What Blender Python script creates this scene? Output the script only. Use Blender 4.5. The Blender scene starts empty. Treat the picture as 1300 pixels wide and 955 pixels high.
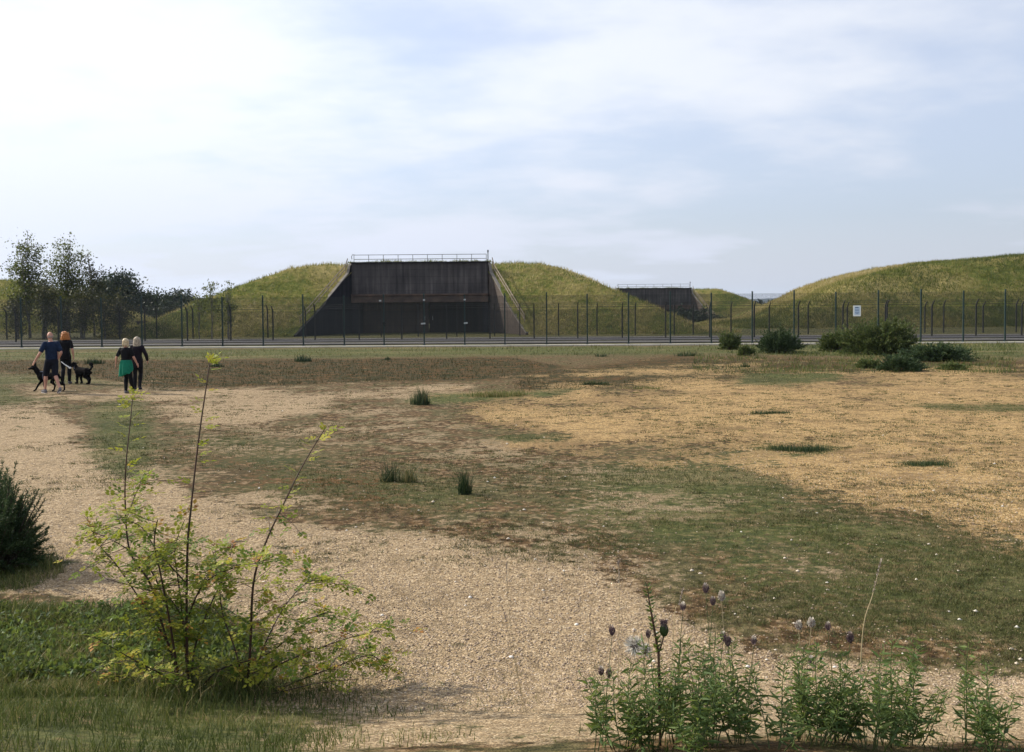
import bpy, bmesh, math, random
import numpy as np
from mathutils import Vector, Matrix, Euler
random.seed(7); rng = np.random.default_rng(7)
R = math.radians
scene = bpy.context.scene
COL = scene.collection

# ------------------------------------------------------------------ camera
F = 1264.0; HC = 386.0; CAMZ = 2.5
PITCH = math.atan((433 - HC) / F); ROLL = R(0.45)
MROT = Matrix.Rotation(math.pi / 2 - PITCH, 3, 'X') @ Matrix.Rotation(-ROLL, 3, 'Z')
cd = bpy.data.cameras.new('camera'); cam = bpy.data.objects.new('camera', cd); COL.objects.link(cam)
cam.matrix_world = Matrix.Translation((0, 0, CAMZ)) @ MROT.to_4x4()
cd.sensor_fit = 'HORIZONTAL'; cd.sensor_width = 36; cd.lens = F / 1300 * 36
cd.shift_y = -(477.5 - 433) / 1300
cd.clip_start = 0.05; cd.clip_end = 12000
scene.camera = cam
MNP = np.array(MROT)

def P(u, v, Y):
    """point of the place seen at pixel (u, v) of the photograph, at world depth Y"""
    d = MROT @ Vector(((u - 650) / F, (433 - v) / F, -1))
    return Vector((0, 0, CAMZ)) + d * (Y / d.y)
def G(u, v, z=0.0):
    d = MROT @ Vector(((u - 650) / F, (433 - v) / F, -1))
    return Vector((0, 0, CAMZ)) + d * ((z - CAMZ) / d.z)
def proj(x, y, z):
    q = np.stack([x, y, np.asarray(z) - CAMZ]) .reshape(3, -1)
    c = MNP.T @ q
    return 650 + F * c[0] / -c[2], 433 - F * c[1] / -c[2]

# ------------------------------------------------------------------ noise
def _h(ix, iy, s):
    n = (ix.astype(np.int64) * 374761393 + iy.astype(np.int64) * 668265263 + s * 974711) & 0x7fffffff
    n = ((n ^ (n >> 13)) * 1274126177) & 0x7fffffff
    return ((n ^ (n >> 16)) & 0xffff) / 65535.0
def vn(x, y, scale=1.0, seed=0, octv=3):
    x = np.asarray(x, float) * scale; y = np.asarray(y, float) * scale
    out = 0; a = 1; t = 0
    for o in range(octv):
        ix = np.floor(x); iy = np.floor(y); fx = x - ix; fy = y - iy
        fx = fx * fx * (3 - 2 * fx); fy = fy * fy * (3 - 2 * fy)
        v = (_h(ix, iy, seed + o) * (1 - fx) + _h(ix + 1, iy, seed + o) * fx) * (1 - fy) + \
            (_h(ix, iy + 1, seed + o) * (1 - fx) + _h(ix + 1, iy + 1, seed + o) * fx) * fy
        out = out + a * v; t += a; a *= .5; x = x * 2.03 + 17.1; y = y * 2.03 + 9.7
    return out / t
def sst(a, b, x):
    t = np.clip((np.asarray(x, float) - a) / (b - a), 0, 1); return t * t * (3 - 2 * t)

# ------------------------------------------------------------------ materials
def mat(name):
    m = bpy.data.materials.new(name); m.use_nodes = True
    nt = m.node_tree; nt.nodes.clear()
    return m, nt
def nd(nt, typ, ins=None, **props):
    n = nt.nodes.new(typ)
    for k, v in props.items(): setattr(n, k, v)
    for k, v in (ins or {}).items():
        s = n.inputs[k]
        if isinstance(v, bpy.types.NodeSocket): nt.links.new(v, s)
        else: s.default_value = v
    return n
def ramp(nt, fac, stops, interp='LINEAR'):
    r = nd(nt, 'ShaderNodeValToRGB', {'Fac': fac}); r.color_ramp.interpolation = interp
    e = r.color_ramp.elements
    while len(e) < len(stops): e.new(.5)
    for i, (p, c) in enumerate(stops):
        e[i].position = p; e[i].color = (c[0], c[1], c[2], 1)
    return r.outputs['Color']
def mixc(nt, f, a, b, blend='MIX'):
    n = nd(nt, 'ShaderNodeMix', data_type='RGBA', blend_type=blend)
    for i, v in ((0, f), (6, a), (7, b)):
        if isinstance(v, bpy.types.NodeSocket): nt.links.new(v, n.inputs[i])
        elif i == 0: n.inputs[0].default_value = v
        else: n.inputs[i].default_value = (v[0], v[1], v[2], 1)
    return n.outputs[2]
def mth(nt, op, a, b=0.0, c=0.0, clamp=False):
    n = nd(nt, 'ShaderNodeMath', operation=op, use_clamp=clamp)
    for i, v in enumerate((a, b, c)):
        if isinstance(v, bpy.types.NodeSocket): nt.links.new(v, n.inputs[i])
        else: n.inputs[i].default_value = v
    return n.outputs[0]
def smooth(nt, x, a, b):
    n = nd(nt, 'ShaderNodeMapRange', {'Value': x, 'From Min': a, 'From Max': b}, interpolation_type='SMOOTHSTEP')
    return n.outputs[0]
def noise(nt, co, scale, detail=4, rough=.55):
    return nd(nt, 'ShaderNodeTexNoise', {'Vector': co, 'Scale': scale, 'Detail': detail, 'Roughness': rough}).outputs['Fac']
def out(nt, sh, vol=None):
    o = nd(nt, 'ShaderNodeOutputMaterial')
    if sh: nt.links.new(sh, o.inputs['Surface'])
    if vol: nt.links.new(vol, o.inputs['Volume'])
def simple(name, c1, c2=None, scale=8, rough=.8, metal=0.0, bump=.0, spec=.3, coords='Object'):
    m, nt = mat(name)
    tc = nd(nt, 'ShaderNodeTexCoord').outputs[coords]
    n = noise(nt, tc, scale, 5)
    c2 = c2 or tuple(x * .7 for x in c1)
    col = ramp(nt, n, [(.3, c2), (.7, c1)])
    b = nd(nt, 'ShaderNodeBsdfPrincipled', {'Base Color': col, 'Roughness': rough, 'Metallic': metal, 'Specular IOR Level': spec})
    if bump:
        bp = nd(nt, 'ShaderNodeBump', {'Height': n, 'Strength': bump, 'Distance': .03}); nt.links.new(bp.outputs[0], b.inputs['Normal'])
    out(nt, b.outputs[0]); return m
def leafmat(name, stops, trans=.35, rough=.6):
    m, nt = mat(name)
    t = nd(nt, 'ShaderNodeAttribute', attribute_name='tint').outputs['Fac']
    col = ramp(nt, t, stops)
    d = nd(nt, 'ShaderNodeBsdfPrincipled', {'Base Color': col, 'Roughness': rough, 'Specular IOR Level': .25})
    tr = nd(nt, 'ShaderNodeBsdfTranslucent', {'Color': mixc(nt, .35, col, (.35, .4, .06), 'MIX') if trans > .3 else col})
    mx = nd(nt, 'ShaderNodeMixShader', {0: trans}); nt.links.new(d.outputs[0], mx.inputs[1]); nt.links.new(tr.outputs[0], mx.inputs[2])
    out(nt, mx.outputs[0]); return m

M = {}
M['bark'] = simple('bark', (.09, .07, .05), (.04, .03, .022), 20, .9)
M['birch_bark'] = simple('birch_bark', (.22, .2, .17), (.06, .05, .045), 6, .85)
M['cane'] = simple('cane', (.06, .025, .018), (.03, .024, .012), 14, .6)
M['drystem'] = simple('dry_stem', (.42, .34, .2), (.3, .24, .13), 30, .8)
M['greenstem'] = simple('green_stem', (.08, .11, .03), (.06, .07, .03), 30, .7)
M['steel_green'] = simple('green_steel', (.02, .05, .045), (.013, .035, .033), 8, .55, .0)
M['dark_post'] = simple('dark_post', (.035, .033, .03), (.02, .02, .02), 8, .8)
M['bracket'] = simple('bracket_grey', (.45, .47, .48), None, 8, .5)
M['galv'] = simple('galvanised', (.35, .35, .35), (.22, .22, .22), 8, .5, .4)
M['raild'] = simple('dull_steel', (.16, .16, .16), (.1, .1, .1), 8, .6, .2)
M['rusty'] = simple('weathered_rail', (.26, .21, .155), (.15, .115, .08), 3, .7)
M['pathc'] = simple('concrete_path', (.5, .46, .4), (.36, .33, .28), .6, .9)
M['roadc'] = simple('service_road', (.12, .11, .105), (.08, .075, .07), .5, .9)
M['ballast'] = simple('dark_ballast', (.07, .065, .07), (.04, .04, .04), 2, .95)
M['coping'] = simple('coping_concrete', (.22, .2, .17), (.13, .115, .1), 1.5, .9, bump=.2)
M['hillm'] = simple('far_hill', (.02, .034, .028), (.012, .02, .018), .006, 1)

def concrete(name, light, dark, streak=1.0):
    m, nt = mat(name)
    tc = nd(nt, 'ShaderNodeTexCoord').outputs['Object']
    mp = nd(nt, 'ShaderNodeMapping', {'Vector': tc, 'Scale': (3.2, 3.2, .16)}).outputs[0]
    s = noise(nt, mp, 1.0, 6, .65)
    b2 = noise(nt, tc, .55, 5)
    f = mth(nt, 'ADD', mth(nt, 'MULTIPLY', s, .6 * streak), mth(nt, 'MULTIPLY', b2, 1 - .6 * streak))
    col = ramp(nt, f, [(.3, dark), (.52, tuple((a + b) / 2 * .8 for a, b in zip(light, dark))), (.72, light)])
    # horizontal shutter board joints
    z = nd(nt, 'ShaderNodeSeparateXYZ', {0: tc}).outputs['Z']
    j = mth(nt, 'LESS_THAN', mth(nt, 'FRACT', mth(nt, 'DIVIDE', z, .62)), .06)
    col = mixc(nt, mth(nt, 'MULTIPLY', j, .35), col, tuple(x * .5 for x in dark))
    p = nd(nt, 'ShaderNodeBsdfPrincipled', {'Base Color': col, 'Roughness': .95, 'Specular IOR Level': .15})
    bp = nd(nt, 'ShaderNodeBump', {'Height': s, 'Strength': .3, 'Distance': .04}); nt.links.new(bp.outputs[0], p.inputs['Normal'])
    out(nt, p.outputs[0]); return m
M['parapet'] = concrete('stained_concrete', (.145, .13, .125), (.016, .015, .018))
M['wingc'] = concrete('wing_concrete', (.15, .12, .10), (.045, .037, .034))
M['wingshade'] = concrete('wing_concrete_shaded', (.05, .047, .052), (.012, .012, .016))  # darker copy of the wing concrete, left wing's shade put into the colour
M['lintelc'] = simple('lintel_concrete', (.12, .08, .06), (.05, .035, .03), 1.5, .9)
M['doorm'] = concrete('rusted_door', (.16, .115, .09), (.035, .027, .023))
M['doordark'] = concrete('dark_door', (.06, .045, .037), (.01, .009, .009))

# foliage
M['turf'] = leafmat('turf', [(0, (.05, .036, .018)), (.25, (.036, .048, .013)), (.55, (.08, .096, .026)), (.8, (.14, .13, .045)), (1, (.27, .21, .11))], .25)
M['lushgrass'] = leafmat('lush_grass', [(0, (.026, .04, .01)), (.4, (.058, .082, .018)), (.7, (.115, .135, .034)), (.88, (.22, .2, .07)), (1, (.34, .27, .13))], .3)
M['heathgrass'] = leafmat('heath_grass', [(0, (.022, .031, .009)), (.4, (.038, .041, .013)), (.7, (.062, .047, .018)), (.9, (.095, .066, .027)), (1, (.16, .12, .055))], .25)
M['moundgrass'] = leafmat('mound_grass', [(0, (.04, .055, .014)), (.24, (.09, .105, .026)), (.46, (.17, .148, .048)), (.7, (.29, .22, .095)), (1, (.42, .33, .18))], .36)
M['birchleaf'] = leafmat('birch_leaf', [(0, (.02, .03, .013)), (.6, (.046, .062, .025)), (1, (.11, .125, .05))], .34)
M['oakleaf'] = leafmat('oak_leaf', [(0, (.014, .024, .014)), (.6, (.03, .045, .022)), (1, (.055, .07, .03))], .2)
M['gorse'] = leafmat('gorse_spines', [(0, (.018, .035, .014)), (.5, (.038, .068, .025)), (.9, (.075, .11, .04)), (1, (.14, .16, .06))], .2)
M['broom'] = leafmat('broom_spines', [(0, (.035, .05, .017)), (.5, (.07, .10, .028)), (.9, (.13, .155, .045)), (1, (.24, .23, .09))], .3)
M['rush'] = leafmat('rush_blades', [(0, (.018, .035, .015)), (.6, (.035, .062, .022)), (.9, (.08, .10, .03)), (1, (.22, .18, .07))], .2)
M['roseleaf'] = leafmat('rose_leaf', [(0, (.04, .08, .014)), (.4, (.10, .17, .02)), (.72, (.28, .3, .03)), (.88, (.42, .38, .05)), (.96, (.45, .22, .04)), (1, (.25, .09, .03))], .4)
M['weedleaf'] = leafmat('weed_leaf', [(0, (.028, .05, .015)), (.5, (.06, .108, .03)), (1, (.14, .19, .055))], .35)
M['flower'] = leafmat('dead_flower', [(0, (.06, .04, .045)), (.45, (.15, .10, .11)), (.75, (.3, .235, .2)), (1, (.62, .56, .48))], .15)
M['fluff'] = leafmat('seed_fluff', [(0, (.5, .46, .4)), (1, (.8, .78, .72))], .3)
M['pebble'] = None
m, nt = mat('pebble')
t = nd(nt, 'ShaderNodeAttribute', attribute_name='tint').outputs['Fac']
p = nd(nt, 'ShaderNodeBsdfPrincipled', {'Base Color': ramp(nt, t, [(0, (.12, .08, .055)), (.3, (.32, .235, .16)), (.7, (.5, .40, .29)), (.93, (.6, .52, .42)), (1, (.75, .72, .66))]), 'Roughness': .75})
out(nt, p.outputs[0]); M['pebble'] = m

# people
def cloth(name, c, r=.9): return simple(name, c, tuple(x * .65 for x in c), 14, r, bump=.25, spec=.15)
M['skin'] = simple('skin', (.5, .27, .19), (.42, .2, .14), 10, .55)
M['navy'] = cloth('navy_cotton', (.012, .024, .055))
M['shorts'] = cloth('dark_shorts', (.012, .014, .024))
M['black'] = cloth('black_cloth', (.008, .008, .01))
M['blackred'] = cloth('black_coat', (.012, .009, .014))
M['green'] = cloth('green_sweater', (.01, .17, .10))
M['shoe'] = cloth('grey_trainer', (.16, .15, .16))
M['sole'] = cloth('pale_sole', (.5, .47, .45))
M['shoedark'] = cloth('dark_trainer', (.04, .04, .055))
M['ginger'] = simple('ginger_hair', (.55, .22, .06), (.16, .045, .012), 45, .5)
M['blonde'] = simple('blonde_hair', (.7, .58, .38), (.26, .18, .09), 45, .5)
M['ashblonde'] = simple('ash_blonde_hair', (.52, .44, .33), (.12, .09, .06), 40, .5)
M['fur'] = simple('black_fur', (.009, .008, .009), (.005, .005, .005), 30, 1, bump=.5, spec=.05)
M['harness'] = cloth('grey_harness', (.13, .14, .19))
M['white'] = simple('white_plastic', (.75, .75, .72), None, 5, .5)
M['eye'] = simple('eye_dark', (.01, .01, .01), None, 5, .2)

# ------------------------------------------------------------------ object helpers
def link(name, me, m=None, parent=None, loc=None):
    o = bpy.data.objects.new(name, me); COL.objects.link(o)
    if m is not None:
        for mm in (m if isinstance(m, (list, tuple)) else [m]): me.materials.append(mm)
    if parent is not None: o.parent = parent
    if loc is not None: o.location = loc
    return o
def empty(name, loc=(0, 0, 0), rz=0.0):
    o = bpy.data.objects.new(name, None); COL.objects.link(o); o.location = loc; o.rotation_euler = (0, 0, rz)
    o.empty_display_size = .2; return o
def tag(o, label=None, cat=None, group=None, kind=None):
    if label: o['label'] = label
    if cat: o['category'] = cat
    if group: o['group'] = group
    if kind: o['kind'] = kind
    return o
class MB:
    def __init__(s): s.v = []; s.f = []; s.uv = {}
    def add(s, vs, fs):
        b = len(s.v); s.v += [tuple(v) for v in vs]; s.f += [tuple(i + b for i in f) for f in fs]
    def box(s, c, d, rz=0.0):
        cx, cy, cz = c; a, b_, e = d[0] / 2, d[1] / 2, d[2] / 2
        cs, sn = math.cos(rz), math.sin(rz); vs = []
        for z in (-e, e):
            for x, y in ((-a, -b_), (a, -b_), (a, b_), (-a, b_)):
                vs.append((cx + x * cs - y * sn, cy + x * sn + y * cs, cz + z))
        s.add(vs, [(3, 2, 1, 0), (4, 5, 6, 7), (0, 1, 5, 4), (1, 2, 6, 5), (2, 3, 7, 6), (3, 0, 4, 7)])
    def tube(s, pts, rads, n=6, cap=True, flat=1.0):
        pts = [Vector(p) for p in pts]
        if not isinstance(rads, (list, tuple)): rads = [rads] * len(pts)
        vs = []; ref = None
        for i, p in enumerate(pts):
            d = (pts[min(i + 1, len(pts) - 1)] - pts[max(i - 1, 0)])
            d = d.normalized() if d.length > 1e-9 else Vector((0, 0, 1))
            if ref is None: ref = d.orthogonal().normalized()
            a = (ref - d * ref.dot(d)); a = a.normalized() if a.length > 1e-6 else d.orthogonal().normalized()
            ref = a; b = d.cross(a)
            for k in range(n):
                t = 2 * math.pi * k / n
                vs.append(p + (a * math.cos(t) + b * math.sin(t) * flat) * rads[i])
        fs = []
        for i in range(len(pts) - 1):
            for k in range(n):
                k2 = (k + 1) % n
                fs.append((i * n + k, i * n + k2, (i + 1) * n + k2, (i + 1) * n + k))
        if cap:
            fs.append(tuple(range(n - 1, -1, -1))); fs.append(tuple((len(pts) - 1) * n + k for k in range(n)))
        s.add(vs, fs)
    def ell(s, c, r, n=10, m=7):
        vs = [(c[0], c[1], c[2] - r[2])]
        for i in range(1, m):
            ph = -math.pi / 2 + math.pi * i / m
            for k in range(n):
                t = 2 * math.pi * k / n
                vs.append((c[0] + r[0] * math.cos(ph) * math.cos(t), c[1] + r[1] * math.cos(ph) * math.sin(t), c[2] + r[2] * math.sin(ph)))
        vs.append((c[0], c[1], c[2] + r[2])); fs = []
        for k in range(n): fs.append((0, 1 + (k + 1) % n, 1 + k))
        for i in range(m - 2):
            for k in range(n):
                a = 1 + i * n + k; b = 1 + i * n + (k + 1) % n
                fs.append((a, b, b + n, a + n))
        L = len(vs) - 1
        for k in range(n): fs.append((L, 1 + (m - 2) * n + k, 1 + (m - 2) * n + (k + 1) % n))
        s.add(vs, fs)
    def build(s, name, m, parent=None, loc=None, shade=False):
        me = bpy.data.meshes.new(name); me.from_pydata(s.v, [], s.f); me.update()
        if shade: me.polygons.foreach_set('use_smooth', [True] * len(me.polygons))
        return link(name, me, m, parent, loc)
def npmesh(name, V, faces_n, F_, tint=None, smooth_=False):
    """V (n,3); F_ (m,k) index array with k = faces_n"""
    me = bpy.data.meshes.new(name)
    me.vertices.add(len(V)); me.vertices.foreach_set('co', np.ascontiguousarray(V, dtype=np.float32).ravel())
    m_ = len(F_); me.loops.add(m_ * faces_n); me.loops.foreach_set('vertex_index', np.ascontiguousarray(F_, dtype=np.int32).ravel())
    me.polygons.add(m_); me.polygons.foreach_set('loop_start', np.arange(0, m_ * faces_n, faces_n, dtype=np.int32))
    if smooth_: me.polygons.foreach_set('use_smooth', np.ones(m_, dtype=bool))
    me.update(calc_edges=True)
    if tint is not None:
        a = me.attributes.new('tint', 'FLOAT', 'POINT'); a.data.foreach_set('value', np.ascontiguousarray(tint, dtype=np.float32))
    return me
def blades(name, pts, h, w, tint, m, lean=.35, parent=None, seg=1, yawbias=None):
    """grass blades: every blade a thin tapered, bent strip"""
    n = len(pts); pts = np.asarray(pts, float)
    h = np.broadcast_to(h, (n,)).astype(float); w = np.broadcast_to(w, (n,)).astype(float)
    yaw = rng.uniform(0, 2 * np.pi, n); dx = np.cos(yaw); dy = np.sin(yaw)
    ly = rng.uniform(0, 2 * np.pi, n); la = rng.uniform(0, lean, n) * h
    lx = np.cos(ly) * la; lyy = np.sin(ly) * la
    z0 = np.zeros(n)
    W = np.stack([dx * w / 2, dy * w / 2, z0], 1)
    T = pts + np.stack([lx, lyy, h], 1)
    if seg == 1:
        V = np.stack([pts - W, pts + W, T], 1).reshape(-1, 3)
        Fc = np.arange(n * 3).reshape(n, 3)
        return link(name, npmesh(name, V, 3, Fc, np.repeat(tint, 3)), m, parent)
    Mi = pts + np.stack([lx * .3, lyy * .3, h * .55], 1)
    V = np.stack([pts - W, pts + W, Mi + W * .75, Mi - W * .75, T], 1).reshape(-1, 3)
    b = np.arange(n)[:, None] * 5
    Fc = np.concatenate([b + np.array([[0, 1, 2]]), b + np.array([[0, 2, 3]]), b + np.array([[3, 2, 4]])], 0)
    return link(name, npmesh(name, V, 3, Fc, np.repeat(tint, 5)), m, parent)
def cards(name, C, size, tint, m, parent=None, aspect=.6, dirs=None, nrm=None):
    """leaf shaped quads (pointed diamonds folded on the mid rib) scattered at C"""
    n = len(C); C = np.asarray(C, float); size = np.broadcast_to(size, (n,))[:, None]
    if dirs is None:
        dirs = rng.normal(size=(n, 3))
    dirs = dirs / np.linalg.norm(dirs, axis=1, keepdims=True)
    o = rng.normal(size=(n, 3)) if nrm is None else nrm
    s = np.cross(dirs, o); s /= np.linalg.norm(s, axis=1, keepdims=True) + 1e-9
    up = np.cross(s, dirs)
    A = C; B = C + dirs * size * .45 + s * size * aspect / 2 + up * size * .08
    T = C + dirs * size; D = C + dirs * size * .45 - s * size * aspect / 2 + up * size * .08
    V = np.stack([A, B, T, D], 1).reshape(-1, 3); b = np.arange(n)[:, None] * 4
    Fc = np.concatenate([b + np.array([[0, 1, 2]]), b + np.array([[0, 2, 3]])], 0)
    return link(name, npmesh(name, V, 3, Fc, np.repeat(tint, 4)), m, parent)

# ------------------------------------------------------------------ terrain height and cover masks
def gz(x, y):
    x = np.asarray(x, float); y = np.asarray(y, float)
    z = 1.0 * sst(0, 1, (6.75 + .5 * (vn(x, x * 0 + 3, .8, 66, 2) - .5) - y) / 4.5)
    z = z + (vn(x, y, .5, 3, 3) - .5) * .06 * sst(120, 60, y)
    z = z - 1.35 * sst(100, 150, y) - 24 * sst(240, 900, y)
    return z
def gz1(x, y): return float(gz(np.array([x]), np.array([y]))[0])
def GP(u, v):
    g = G(u, v); g.z = gz1(g.x, g.y); return g

def softpoly(u, v, poly, w):
    """soft inside test of polygons drawn in the plan of the ground; v stretched"""
    K = 3.0
    px = np.array([p[0] for p in poly], float); py = np.array([p[1] for p in poly], float) * K
    vv = v * K; inside = np.zeros(u.shape, bool); d2 = np.full(u.shape, 1e18)
    for i in range(len(px)):
        x1, y1 = px[i], py[i]; x2, y2 = px[(i + 1) % len(px)], py[(i + 1) % len(px)]
        c = ((y1 > vv) != (y2 > vv)) & (u < (x2 - x1) * (vv - y1) / (y2 - y1 + 1e-12) + x1); inside ^= c
        ex, ey = x2 - x1, y2 - y1; L = ex * ex + ey * ey + 1e-9
        t = np.clip(((u - x1) * ex + (vv - y1) * ey) / L, 0, 1)
        d2 = np.minimum(d2, (u - x1 - t * ex) ** 2 + (vv - y1 - t * ey) ** 2)
    d = np.sqrt(d2); d = np.where(inside, d, -d)
    return sst(-w, w, d)
POLY = {
 'gravel': [([(-400, 522), (60, 515), (105, 562), (190, 602), (250, 634), (330, 655), (450, 672), (600, 690), (720, 715), (820, 745), (880, 790), (960, 822), (1100, 845), (1200, 858), (1500, 872), (1500, 1100), (330, 1100), (335, 800), (300, 775), (150, 766), (70, 755), (-400, 745)], 50, 1),
            ([(20, 489), (180, 494), (340, 490), (600, 485), (610, 500), (430, 508), (385, 530), (340, 548), (250, 552), (195, 530), (180, 510), (80, 508), (20, 505)], 40, .72),
            ([(440, 560), (600, 530), (720, 560), (700, 600), (560, 600), (450, 590)], 40, .45),
            ([(700, 690), (850, 700), (900, 760), (820, 760), (700, 730)], 40, .5),
            ([(980, 690), (1080, 690), (1100, 740), (1000, 740)], 30, .4),
            ([(180, 500), (700, 490), (1000, 600), (900, 700), (500, 690), (220, 620)], 60, .36)],
 'gold': [([(600, 508), (700, 497), (800, 492), (860, 480), (1000, 478), (1120, 470), (1240, 470), (1700, 480), (1700, 720), (1300, 692), (1200, 660), (1120, 648), (1060, 640), (1000, 612), (930, 598), (880, 584), (800, 570), (700, 552), (640, 552), (600, 528)], 85, 1),
          ([(700, 468), (850, 460), (960, 458), (1010, 470), (860, 478), (750, 480)], 20, .65),
          ([(620, 540), (800, 565), (900, 600), (780, 590), (640, 570)], 20, .5)],
 'grass': [([(-900, 451), (-50, 447), (650, 440), (1300, 434), (2200, 425), (2200, 456), (1300, 456), (960, 450), (650, 453), (-50, 460), (-900, 466)], 12, 1),
           ([(112, 508), (185, 505), (195, 560), (200, 600), (145, 612), (108, 585), (118, 545)], 20, .9),
           ([(700, 605), (780, 586), (900, 592), (1000, 615), (1080, 648), (1200, 664), (1300, 696), (1600, 720), (1600, 850), (1200, 820), (1050, 792), (960, 765), (900, 720), (800, 688), (720, 655)], 95, .78),
           ([(-400, 762), (150, 768), (290, 780), (330, 815), (335, 1100), (-400, 1100)], 22, 1),
           ([(-900, 462), (-50, 468), (100, 475), (170, 491), (20, 488), (20, 502), (110, 506), (0, 515), (-400, 522), (-900, 525)], 16, .85),
           ([(-300, 705), (62, 708), (82, 728), (40, 750), (-300, 752)], 12, 1),
           ([(950, 474), (1060, 472), (1085, 480), (1000, 492), (935, 488)], 12, .95),
           ([(955, 566), (1010, 560), (1085, 568), (1060, 577), (970, 576)], 26, .6),
           ([(1135, 583), (1180, 580), (1225, 588), (1190, 594), (1140, 590)], 26, .55),
           ([(1150, 512), (1500, 510), (1500, 524), (1200, 522)], 14, .7),
           ([(620, 556), (660, 548), (735, 552), (720, 562), (640, 565)], 14, .8),
           ([(470, 600), (560, 605), (640, 625), (560, 650), (440, 640)], 40, .55),
           ([(250, 540), (430, 560), (450, 640), (330, 650), (260, 600)], 60, .4),
           ([(500, 512), (520, 500), (680, 496), (750, 492), (700, 504), (560, 514)], 12, .9),
           ],
 'lush': [([(-900, 445), (650, 441), (1300, 435), (2200, 426), (2200, 452), (1300, 452), (960, 449), (650, 450), (-50, 455), (-900, 460)], 8, .85),
           ([(500, 514), (540, 500), (680, 496), (700, 502), (560, 514)], 8, .9), ([(750, 492), (850, 490), (860, 497), (770, 497)], 8, .9),
           ([(115, 515), (180, 512), (195, 595), (140, 605)], 20, .55), ([(955, 566), (1010, 560), (1085, 568), (1060, 577), (970, 576)], 8, .6),
           ([(740, 600), (900, 600), (1080, 655), (1250, 700), (1250, 780), (960, 740), (760, 660)], 60, .5), ([(-400, 790), (200, 795), (330, 830), (330, 1100), (-400, 1100)], 30, .6),
           ([(960, 474), (1060, 473), (1075, 480), (1000, 488)], 8, .7)],
 'heath': [([(-900, 466), (-50, 459), (650, 454), (720, 466), (650, 482), (400, 488), (190, 494), (130, 480), (-50, 469), (-900, 480)], 12, 1),
           ([(640, 470), (700, 468), (860, 452), (1300, 458), (1600, 470), (1300, 476), (960, 480), (800, 494), (660, 500)], 20, .75),
           ([(180, 560), (500, 600), (600, 680), (420, 668), (250, 620)], 50, .5)],
}
def masks(x, y):
    yy = np.maximum(y, 3.0)
    u, v = proj(x, yy, np.zeros_like(x))
    far = sst(57, 60, y)
    r = {}
    for k, L in POLY.items():
        m_ = np.zeros_like(x)
        for poly, w, amt in L:
            m_ = np.maximum(m_, softpoly(u, v, poly, w) * amt)
        r[k] = m_
    n1 = vn(x, y, .55, 11, 4); n2 = vn(x, y, .35, 31, 4)
    r['gravel'] = np.clip(r['gravel'] + (n1 - .5) * .9 * (r['gravel'] > .02), 0, 1)
    r['gold'] = np.clip(r['gold'] + (n1 - .5) * 1.3 * (r['gold'] > .02), 0, 1)
    r['grass'] = np.clip(r['grass'] + (n2 - .5) * .8 * (r['grass'] > .02), 0, 1)
    nearb = sst(6.9, 5.6, y + (vn(x, y, 1.1, 88, 3) - .5) * 1.6) * (.12 + .8 * sst(-.6, -1.6, x))
    r['grass'] = np.maximum(r['grass'] * (1 - far), np.maximum(far, nearb))
    r['gravel'] *= 1 - far; r['gold'] *= 1 - far; r['heath'] *= 1 - far
    r['far'] = far
    return r

# ------------------------------------------------------------------ ground sheet
def axis(segs):
    o = []
    for a, b, s in segs: o += list(np.arange(a, b, s))
    return np.array(o + [segs[-1][1]])
ya = axis([(-60, 0, 6), (0, 3, .6), (3, 16, .22), (16, 32, .32), (32, 62, .55), (62, 100, 2), (100, 260, 8), (260, 1000, 40), (1000, 4400, 400)])
xh = [(0, 16, .3), (16, 45, .7), (45, 100, 3), (100, 300, 20), (300, 4300, 400)]
xp = axis(xh); xa = np.concatenate([-xp[:0:-1], xp])
X, Y = np.meshgrid(xa, ya); xs = X.ravel(); ys = Y.ravel()
zs = gz(xs, ys)
nx, ny = len(xa), len(ya)
idx = np.arange(nx * ny).reshape(ny, nx)
Fq = np.stack([idx[:-1, :-1], idx[:-1, 1:], idx[1:, 1:], idx[1:, :-1]], -1).reshape(-1, 4)
me = npmesh('ground', np.stack([xs, ys, zs], 1), 4, Fq, smooth_=True)
mk = masks(xs, ys)
for k in ('gravel', 'gold', 'grass', 'heath', 'lush'):
    a = me.attributes.new(k, 'FLOAT', 'POINT'); a.data.foreach_set('value', mk[k].astype(np.float32))
m, nt = mat('ground')
tc = nd(nt, 'ShaderNodeTexCoord').outputs['Object']
A = {k: nd(nt, 'ShaderNodeAttribute', attribute_name=k).outputs['Fac'] for k in ('gravel', 'gold', 'grass', 'heath', 'lush')}
n1 = noise(nt, tc, 1.6, 7, .62); n2 = noise(nt, tc, 7, 6, .65); n3 = noise(nt, tc, 38, 4, .6)
vo = nd(nt, 'ShaderNodeTexVoronoi', {'Vector': tc, 'Scale': 75.0}); vo2 = nd(nt, 'ShaderNodeTexVoronoi', {'Vector': tc, 'Scale': 21.0})
vr = nd(nt, 'ShaderNodeSeparateColor', {0: vo.outputs['Color']}).outputs[0]
vr2 = nd(nt, 'ShaderNodeSeparateColor', {0: vo2.outputs['Color']}).outputs[0]
n0 = noise(nt, tc, .45, 5, .6)
brk = mth(nt, 'ADD', mth(nt, 'ADD', mth(nt, 'MULTIPLY', mth(nt, 'SUBTRACT', n1, .5), 2.2), mth(nt, 'MULTIPLY', mth(nt, 'SUBTRACT', n2, .5), 2.0)), mth(nt, 'MULTIPLY', mth(nt, 'SUBTRACT', n0, .5), 1.3))
def fac(a, s=1.0, lo=.34, hi=.66): return smooth(nt, mth(nt, 'ADD', a, mth(nt, 'MULTIPLY', brk, s)), lo, hi)
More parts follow.
